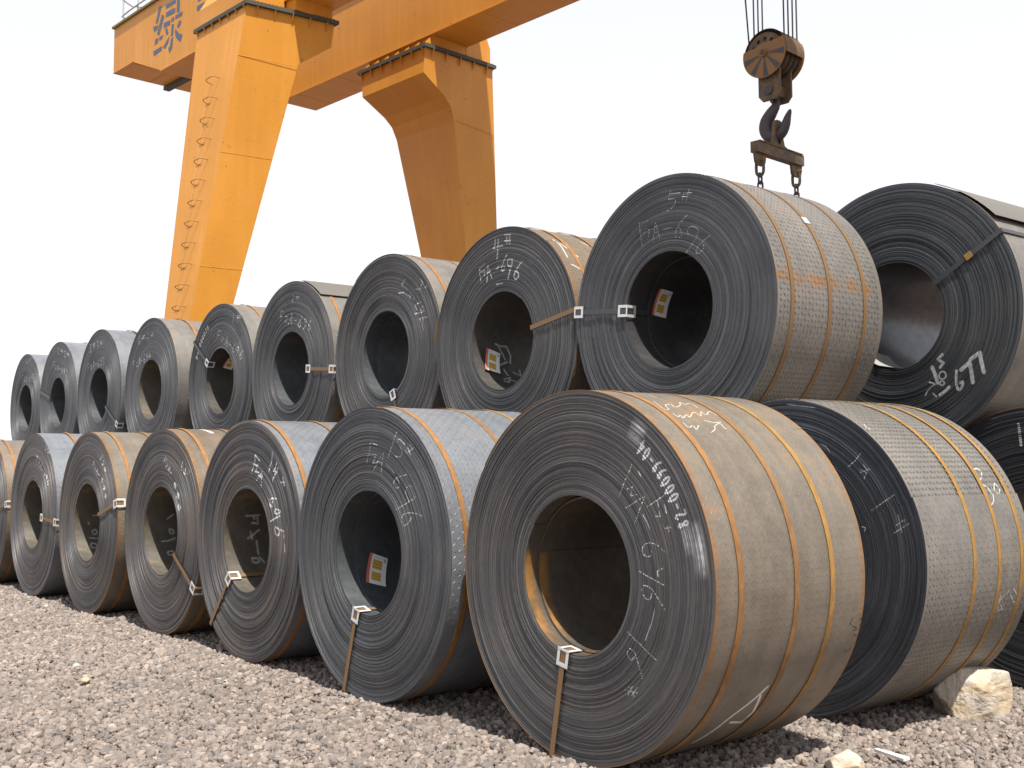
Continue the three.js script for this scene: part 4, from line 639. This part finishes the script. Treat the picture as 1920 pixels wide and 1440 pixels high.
// sill beams and wheels
for (const u of [-18.1, 6.9]) {
  part('sill_beam', L(bx(u - 0.35, u + 0.35, 0.42, 0.92, -16.6, -8.2)), orange, crane);
  for (const w of [-8.7, -9.6, -15.2, -16.1]) { const g = new THREE.CylinderGeometry(0.24, 0.24, 0.12, 24); g.rotateZ(Math.PI / 2); g.translate(u, 0.3, w); part('wheel', L(g), seamMat, crane); }
}
for (const u of [-18.1, 6.9]) { const r = part('crane_rail', merge([bx(-0.04, 0.04, 0.02, 0.06, -30, 30), bx(-0.07, 0.07, -0.08, 0.02, -30, 30)]), seamMat, scene); r.position.set(...toWorld(u, 0, wBase)); r.rotation.y = CA; r.name = numbered('crane_rail'); r.userData = { label: u < 0 ? 'steel rail under the visible crane legs' : 'steel rail under the farther pair of crane legs', category: 'rail', group: 'crane rails' }; }

// ---------- hoist trolley, hook block, spreader beam ----------
const rustSteel = (() => {
  const N = 128, d = new Uint8Array(N * N * 4);
  for (let j = 0; j < N; j++) for (let i = 0; i < N; i++) { const n = vn(i / 12, j / 12, 3, 11, 11) * 0.6 + vn(i / 4, j / 4, 4, 32, 32) * 0.4, o = (j * N + i) * 4, t = sstep(0.35, 0.7, n); d[o] = enc(0.095 + 0.065 * t); d[o + 1] = enc(0.072 + 0.028 * t); d[o + 2] = enc(0.05 + 0.0 * t); d[o + 3] = 255; }
  return std({ map: dataTex(N, N, d), roughness: 0.75, metalness: 0.1 });
})();
const hookSteel = std({ color: rgb(0.062, 0.052, 0.055), roughness: 0.55, metalness: 0.3 }), wornOrange = std({ color: rgb(0.235, 0.118, 0.04), roughness: 0.7 }), wornDark = std({ color: rgb(0.06, 0.06, 0.062), roughness: 0.7 }), rope = std({ color: rgb(0.045, 0.047, 0.06), roughness: 0.6, metalness: 0.3 });
const hu = -8.09, hw = -12.45, hy = 6.8;
const trolley = thing('hoist_trolley', 'hoist trolley riding on top of the crane girders above the hook', 'trolley', toWorld(hu, TOPY + 0.05, hw), CA);
part('frame', merge([bx(-1.3, 1.3, 0.36, 0.6, -1.9, -1.6), bx(-1.3, 1.3, 0.36, 0.6, 1.6, 1.9), bx(-1.3, -1.0, 0.36, 0.6, -1.6, 1.6), bx(1.0, 1.3, 0.36, 0.6, -1.6, 1.6)]), orange, trolley);
{ const g = new THREE.CylinderGeometry(0.32, 0.32, 2.6, 32); g.rotateX(Math.PI / 2); g.translate(0, 0.85, 0); part('rope_drum', g, seamMat, trolley); part('drum_bearing', merge([bx(-0.4, 0.4, 0.6, 1.0, -1.55, -1.32), bx(-0.4, 0.4, 0.6, 1.0, 1.32, 1.55), bx(-1.0, 1.0, 0.4, 0.6, -1.55, -1.32), bx(-1.0, 1.0, 0.4, 0.6, 1.32, 1.55)]), orange, trolley); }
for (const u of [-0.9, 0.9]) for (const w of [-1.52, 1.45]) { const g = new THREE.CylinderGeometry(0.18, 0.18, 0.1, 20); g.rotateX(Math.PI / 2); g.translate(u, 0.18, w + (w > 0 ? 0.25 : -0.23)); part('wheel', g, seamMat, trolley); }

const hb = thing('hook_block', 'rusty striped crane hook block hanging on wire ropes', 'crane hook', toWorld(hu, hy - 1.3, hw), CA);
const H0 = 1.3;   // sheave axle height above the group origin
const discGeo = (r, t, w, n = 48) => { const g = new THREE.CylinderGeometry(r, r, t, n); g.rotateX(Math.PI / 2); g.translate(0, H0, w); return g; };
for (const w of [-0.15, -0.05, 0.05, 0.15]) {   // grooved sheaves on one axle
  const g = new THREE.LatheGeometry([[0.05, -0.035], [0.275, -0.035], [0.245, -0.008], [0.245, 0.008], [0.275, 0.035], [0.05, 0.035]].map((p) => new THREE.Vector2(...p)), 48);
  g.rotateX(Math.PI / 2); g.translate(0, H0, w); part('sheave', g, rustSteel, hb);
}
for (const s of [1, -1]) {   // outer cover discs: plain rim above, striped guard below
  const w = s * 0.205;
  const ringShape = new THREE.Shape(); ringShape.absarc(0, 0, 0.275, 0, Math.PI * 2);
  for (const a of [0.95, 1.5, 2.05, 2.6]) { const h = new THREE.Path(); h.absarc(0.19 * Math.cos(a), 0.19 * Math.sin(a), 0.027, 0, Math.PI * 2, true); ringShape.holes.push(h); }
  const g = new THREE.ExtrudeGeometry(ringShape, { depth: 0.015, bevelEnabled: false, curveSegments: 32 }); g.translate(0, H0, w - 0.0075); const disc = part('cover_disc', g, rustSteel, hb);
  const gs = new THREE.Shape(); gs.absarc(0, 0, 0.325, Math.PI * 0.92, Math.PI * 2.16); gs.lineTo(0.13, 0.13); gs.lineTo(-0.02, 0.14); gs.lineTo(-0.14, 0.1);
  const gg = new THREE.ExtrudeGeometry(gs, { depth: 0.012, bevelEnabled: false, curveSegments: 32 }); gg.translate(0, H0, s > 0 ? w + 0.009 : w - 0.021); const guard = part('guard_plate', gg, wornOrange, hb);
  for (let i = 0; i < 5; i++) {
    const a = Math.PI * (1.08 + 0.22 * i), st = new THREE.Shape(); st.moveTo(0.075 * Math.cos(a - 0.09), 0.075 * Math.sin(a - 0.09)); st.lineTo(0.31 * Math.cos(a - 0.13), 0.31 * Math.sin(a - 0.13)); st.lineTo(0.31 * Math.cos(a + 0.13), 0.31 * Math.sin(a + 0.13)); st.lineTo(0.075 * Math.cos(a + 0.09), 0.075 * Math.sin(a + 0.09));
    const q = new THREE.ShapeGeometry(st); if (s < 0) q.rotateY(Math.PI); q.translate(0, H0, s > 0 ? w + 0.0235 : w - 0.0235); part('stripe', q, wornDark, guard);
  }
  const b = new THREE.CylinderGeometry(0.055, 0.055, 0.05, 24); b.rotateX(Math.PI / 2); b.translate(0, H0, w + s * 0.035); part('axle_cap', b, wornOrange, hb);
  const c = new THREE.CylinderGeometry(0.036, 0.036, 0.014, 20); c.rotateX(Math.PI / 2); c.translate(0, H0, w + s * 0.062); part('axle_end', c, wornDark, hb);
}
{ // curved guard wrapping the lower half of the sheaves
  const g = new THREE.CylinderGeometry(0.325, 0.325, 0.40, 40, 1, true, Math.PI * 0.45, Math.PI * 1.08); g.rotateX(Math.PI / 2); g.rotateZ(0); g.translate(0, H0, 0);
  part('guard_shell', g, std({ color: rgb(0.17, 0.105, 0.05), roughness: 0.75, side: THREE.DoubleSide }), hb);
}
for (const s of [1, -1]) {   // side plates carrying the hook trunnion
  const sh = new THREE.Shape([[-0.16, 0.0], [-0.16, -0.54], [-0.10, -0.61], [0.10, -0.61], [0.16, -0.54], [0.16, 0.0]].map((p) => new THREE.Vector2(...p))), g = new THREE.ExtrudeGeometry(sh, { depth: 0.03, bevelEnabled: true, bevelSize: 0.004, bevelThickness: 0.004, bevelSegments: 1 });
  g.translate(0.015, H0, s * 0.13 - 0.015); part('side_plate', g, rustSteel, hb);
  const t = new THREE.CylinderGeometry(0.06, 0.06, 0.03, 20); t.rotateX(Math.PI / 2); t.translate(0.015, H0 - 0.48, s * 0.158); part('trunnion_cap', t, wornDark, hb);
}
part('crosshead', merge([box(0.16, 0.14, 0.22, 0.015, H0 - 0.48, 0)]), rustSteel, hb);
{ // forged hook, swept with a changing section
  const c = [[0.02, -0.5, 0.055], [0.02, -0.62, 0.055], [0.01, -0.70, 0.062], [-0.06, -0.80, 0.083], [-0.13, -0.91, 0.092], [-0.145, -1.02, 0.095], [-0.10, -1.13, 0.093], [0.0, -1.185, 0.085], [0.10, -1.13, 0.078], [0.155, -1.03, 0.066], [0.19, -0.92, 0.048], [0.225, -0.83, 0.026], [0.232, -0.805, 0.008]];
  for (const p of c) p[1] = p[1] > -0.6 ? p[1] * 0.967 : -0.58 - (-p[1] - 0.6) * 0.84;
  const cv = new THREE.CatmullRomCurve3(c.map((p) => new THREE.Vector3(p[0], p[1], 0))), rv = new THREE.CatmullRomCurve3(c.map((p, i) => new THREE.Vector3(p[2], 0, 0)));
  const n = 60, m = 16, pos = [], uv = [], idx = [];
  for (let i = 0; i <= n; i++) {
    const t = i / n, P = cv.getPoint(t), T = cv.getTangent(t), N = new THREE.Vector3(-T.y, T.x, 0), r = Math.max(0.004, rv.getPoint(t).x);
    for (let k = 0; k < m; k++) { const a = k / m * 2 * Math.PI; pos.push(P.x + N.x * r * Math.cos(a), H0 + P.y + N.y * r * Math.cos(a), 0.82 * r * Math.sin(a)); uv.push(t * 5, k / m); }
  }
  for (let i = 0; i < n; i++) for (let k = 0; k < m; k++) { const a = i * m + k, b = i * m + (k + 1) % m; idx.push(a, b, a + m, b, b + m, a + m); }
  part('hook', geoOf(pos, idx, uv), hookSteel, hb);
}
{ // falls of wire rope up to the drum
  const yT = TOPY + 0.05 + 0.85 - (hy - 1.3);
  [[-0.262, 0.15, -0.42, 0.5], [-0.262, 0.05, -0.262, 0.06], [-0.262, -0.05, -0.262, -0.05], [-0.262, -0.15, -0.262, -0.16], [0.262, 0.15, 0.262, 0.15], [0.262, 0.05, 0.25, 0.02], [0.262, -0.05, 0.31, -0.02], [0.262, -0.15, 0.262, -0.15]].forEach((q) => part('wire_rope', rod([q[0], H0, q[1]], [q[2], yT, q[3]], 0.0105, 6), rope, hb));
}
const sbY = hy - 1.31;
const sb = thing('spreader_beam', 'rusty lifting beam with two chains slung on the crane hook', 'lifting beam', toWorld(hu + 0.03, sbY, hw), CA);
part('beam', merge([bx(-0.055, 0.055, -0.07, 0.07, -0.54, 0.54), bx(-0.068, 0.068, 0.071, 0.085, -0.5, 0.5)]), rustSteel, sb);
{
  const s = new THREE.Shape([[-0.26, 0.086], [-0.13, 0.13], [-0.1, 0.22], [-0.085, 0.42], [-0.04, 0.45], [0.04, 0.45], [0.085, 0.42], [0.1, 0.22], [0.13, 0.13], [0.26, 0.086]].map((p) => new THREE.Vector2(...p))), h = new THREE.Path(); h.absellipse(0, 0.245, 0.05, 0.12, 0, Math.PI * 2, true); s.holes.push(h);
  const g = new THREE.ExtrudeGeometry(s, { depth: 0.05, bevelEnabled: false }); g.translate(0, 0, -0.025); g.rotateY(Math.PI / 2); part('lifting_lug', g, rustSteel, sb);
}
const linkGeo = (() => { const pts = []; for (let i = 0; i < 24; i++) { const a = i / 24 * 2 * Math.PI; pts.push([0.034 * Math.cos(a), (Math.sin(a) > 0 ? 0.035 : -0.035) + 0.034 * Math.sin(a), 0]); } return tube(pts, 0.013, 40, 8, true); })();
for (const w of [-0.42, 0.42]) {
  const s = new THREE.Shape([[-0.13, -0.071], [-0.11, -0.18], [-0.05, -0.23], [0.05, -0.23], [0.11, -0.18], [0.13, -0.071]].map((p) => new THREE.Vector2(...p))), g = new THREE.ExtrudeGeometry(s, { depth: 0.03, bevelEnabled: false }); g.translate(0, 0, -0.015); g.rotateY(Math.PI / 2); g.translate(0, 0, w); part('chain_lug', g, rustSteel, sb);
  part('shackle_pin', rod([-0.075, -0.16, w], [0.085, -0.16, w], 0.018, 10), wornOrange, sb);
  part('shackle', tube([[-0.05, -0.16, w], [-0.055, -0.26, w], [-0.045, -0.33, w], [0, -0.365, w], [0.045, -0.33, w], [0.055, -0.26, w], [0.05, -0.16, w]], 0.02, 24, 8), rustSteel, sb);
  const ch = new THREE.Group(); ch.name = 'chain'; sb.add(ch);
  for (let i = 0; i < 9; i++) { const m = part('chain_link', linkGeo, hookSteel, ch); m.position.set(0, -0.395 - 0.108 * i, w); m.rotation.y = i % 2 ? 0 : Math.PI / 2; }
}

// ---------- stones and scraps on the gravel ----------
function rockGeo(seed, sx, sy, sz, detail = 24, planes = 12, cuts) {
  const R = rng(seed), g = new THREE.IcosahedronGeometry(1, detail), p = g.attributes.position, pl = [];
  for (let i = 0; i < planes; i++) { const y = 1 - 2 * (i + 0.5) / planes, a = i * 2.4 + R() * 0.8, r = Math.sqrt(1 - y * y); pl.push([new THREE.Vector3(r * Math.cos(a), y, r * Math.sin(a)), 0.68 + 0.2 * R()]); }
  if (cuts) { pl.length = 0; for (const [x, y, z, d] of cuts) pl.push([new THREE.Vector3(x, y, z).normalize(), d]); }
  const v = new THREE.Vector3();
  for (let i = 0; i < p.count; i++) {
    v.fromBufferAttribute(p, i).normalize(); let r = 1.02;
    for (const [n, d] of pl) { const c = n.dot(v); if (c > 0.05) { const q = d / c, h = clamp(0.5 + 0.5 * (r - q) / 0.05); r = r + (q - r) * h - 0.05 * h * (1 - h); } }
    const n3 = (a, b, c2, s) => (vn(a, b, s) + vn(b, c2, s + 1) + vn(c2, a, s + 2)) / 3 - 0.5;
    r += 0.11 * n3(v.x * 3 + 9, v.y * 3 + 9, v.z * 3 + 9, seed) + 0.06 * n3(v.x * 9 + 30, v.y * 9 + 30, v.z * 9 + 30, seed + 5) + 0.03 * n3(v.x * 26 + 90, v.y * 26 + 90, v.z * 26 + 90, seed + 9);
    p.setXYZ(i, v.x * r * sx, v.y * r * sy, v.z * r * sz);
  }
  g.computeVertexNormals(); g.computeBoundingBox(); g.translate(0, -g.boundingBox.min.y, 0); return g;
}
const rockMat = (c, seed) => {
  const N = 256, d = new Uint8Array(N * N * 4);
  for (let j = 0; j < N; j++) for (let i = 0; i < N; i++) { const n = vn(i / 40, j / 40, seed, 6, 6) * 0.5 + vn(i / 9, j / 9, seed + 1, 28, 28) * 0.3 + vn(i / 3, j / 3, seed + 2, 85, 85) * 0.2, o = (j * N + i) * 4, v = 0.7 + 0.55 * n, t = sstep(0.5, 0.7, vn(i / 25, j / 25, seed + 4, 10, 10)); d[o] = enc(c[0] * v); d[o + 1] = enc(c[1] * v * (1 - 0.1 * t)); d[o + 2] = enc(c[2] * v * (1 - 0.25 * t)); d[o + 3] = 255; }
  return std({ map: dataTex(N, N, d), roughness: 0.92 });
};
const pale = rockMat([0.46, 0.405, 0.335], 8);
const mainRock = part('rock', rockGeo(19, 0.25, 0.235, 0.25, 30, 12, [[0.12, 1, -0.1, 0.62], [-0.1, -1, 0, 0.7], [1, 0.15, 0.2, 0.7], [-1, 0.05, 0.3, 0.72], [0.15, 0.1, 1, 0.68], [0.1, 0.1, -1, 0.7], [0.6, 0.7, 0.6, 0.76], [-0.7, 0.65, 0.5, 0.7], [0.8, -0.2, 0.8, 0.78], [-0.6, -0.5, 0.8, 0.74]]), pale, scene);
mainRock.position.set(-3.52, -0.06, -6.12); mainRock.rotation.y = 0.15;
mainRock.userData = { label: 'large pale sandy rock chocking the coil chalked 30', category: 'rock' }; numbered('rock');
const smallRock = part(numbered('rock'), rockGeo(33, 0.105, 0.075, 0.09, 12), pale, scene);
smallRock.position.set(-3.25, -0.055, -4.56); smallRock.userData = { label: 'pale stone lying on gravel near the white slat', category: 'rock' };
const wood = part('wood_slat', (() => { const g = box(0.19, 0.014, 0.045); const p = g.attributes.position; for (let i = 0; i < p.count; i++) if (p.getX(i) < 0) p.setZ(i, p.getZ(i) * 0.45); g.computeVertexNormals(); return g; })(), std({ color: rgb(0.68, 0.64, 0.62), roughness: 0.85 }), scene);
wood.position.set(-3.2, 0.03, -4.86); wood.rotation.set(0.05, -0.15, -0.02); wood.userData = { label: 'small white wooden slat lying on the gravel', category: 'slat' };
const scraps = [[-7.75, -2.5, 0.06, 0.02, 0.035, [0.4, 0.33, 0.22], 'flat cream stone chip among the brown gravel'], [-8.35, -2.63, 0.035, 0.02, 0.03, [0.42, 0.39, 0.37], 'tiny white stone chip among the brown gravel']];
scraps.forEach(([x, z, a, b, c, col, label], i) => { const m = part(numbered('stone_chip'), rockGeo(60 + i, a, b, c, 4, 9), std({ color: rgb(...col), roughness: 0.9 }), scene); m.position.set(x, 0.0, z); m.userData = { label, category: 'stone' }; });

renderer.render(scene, camera);
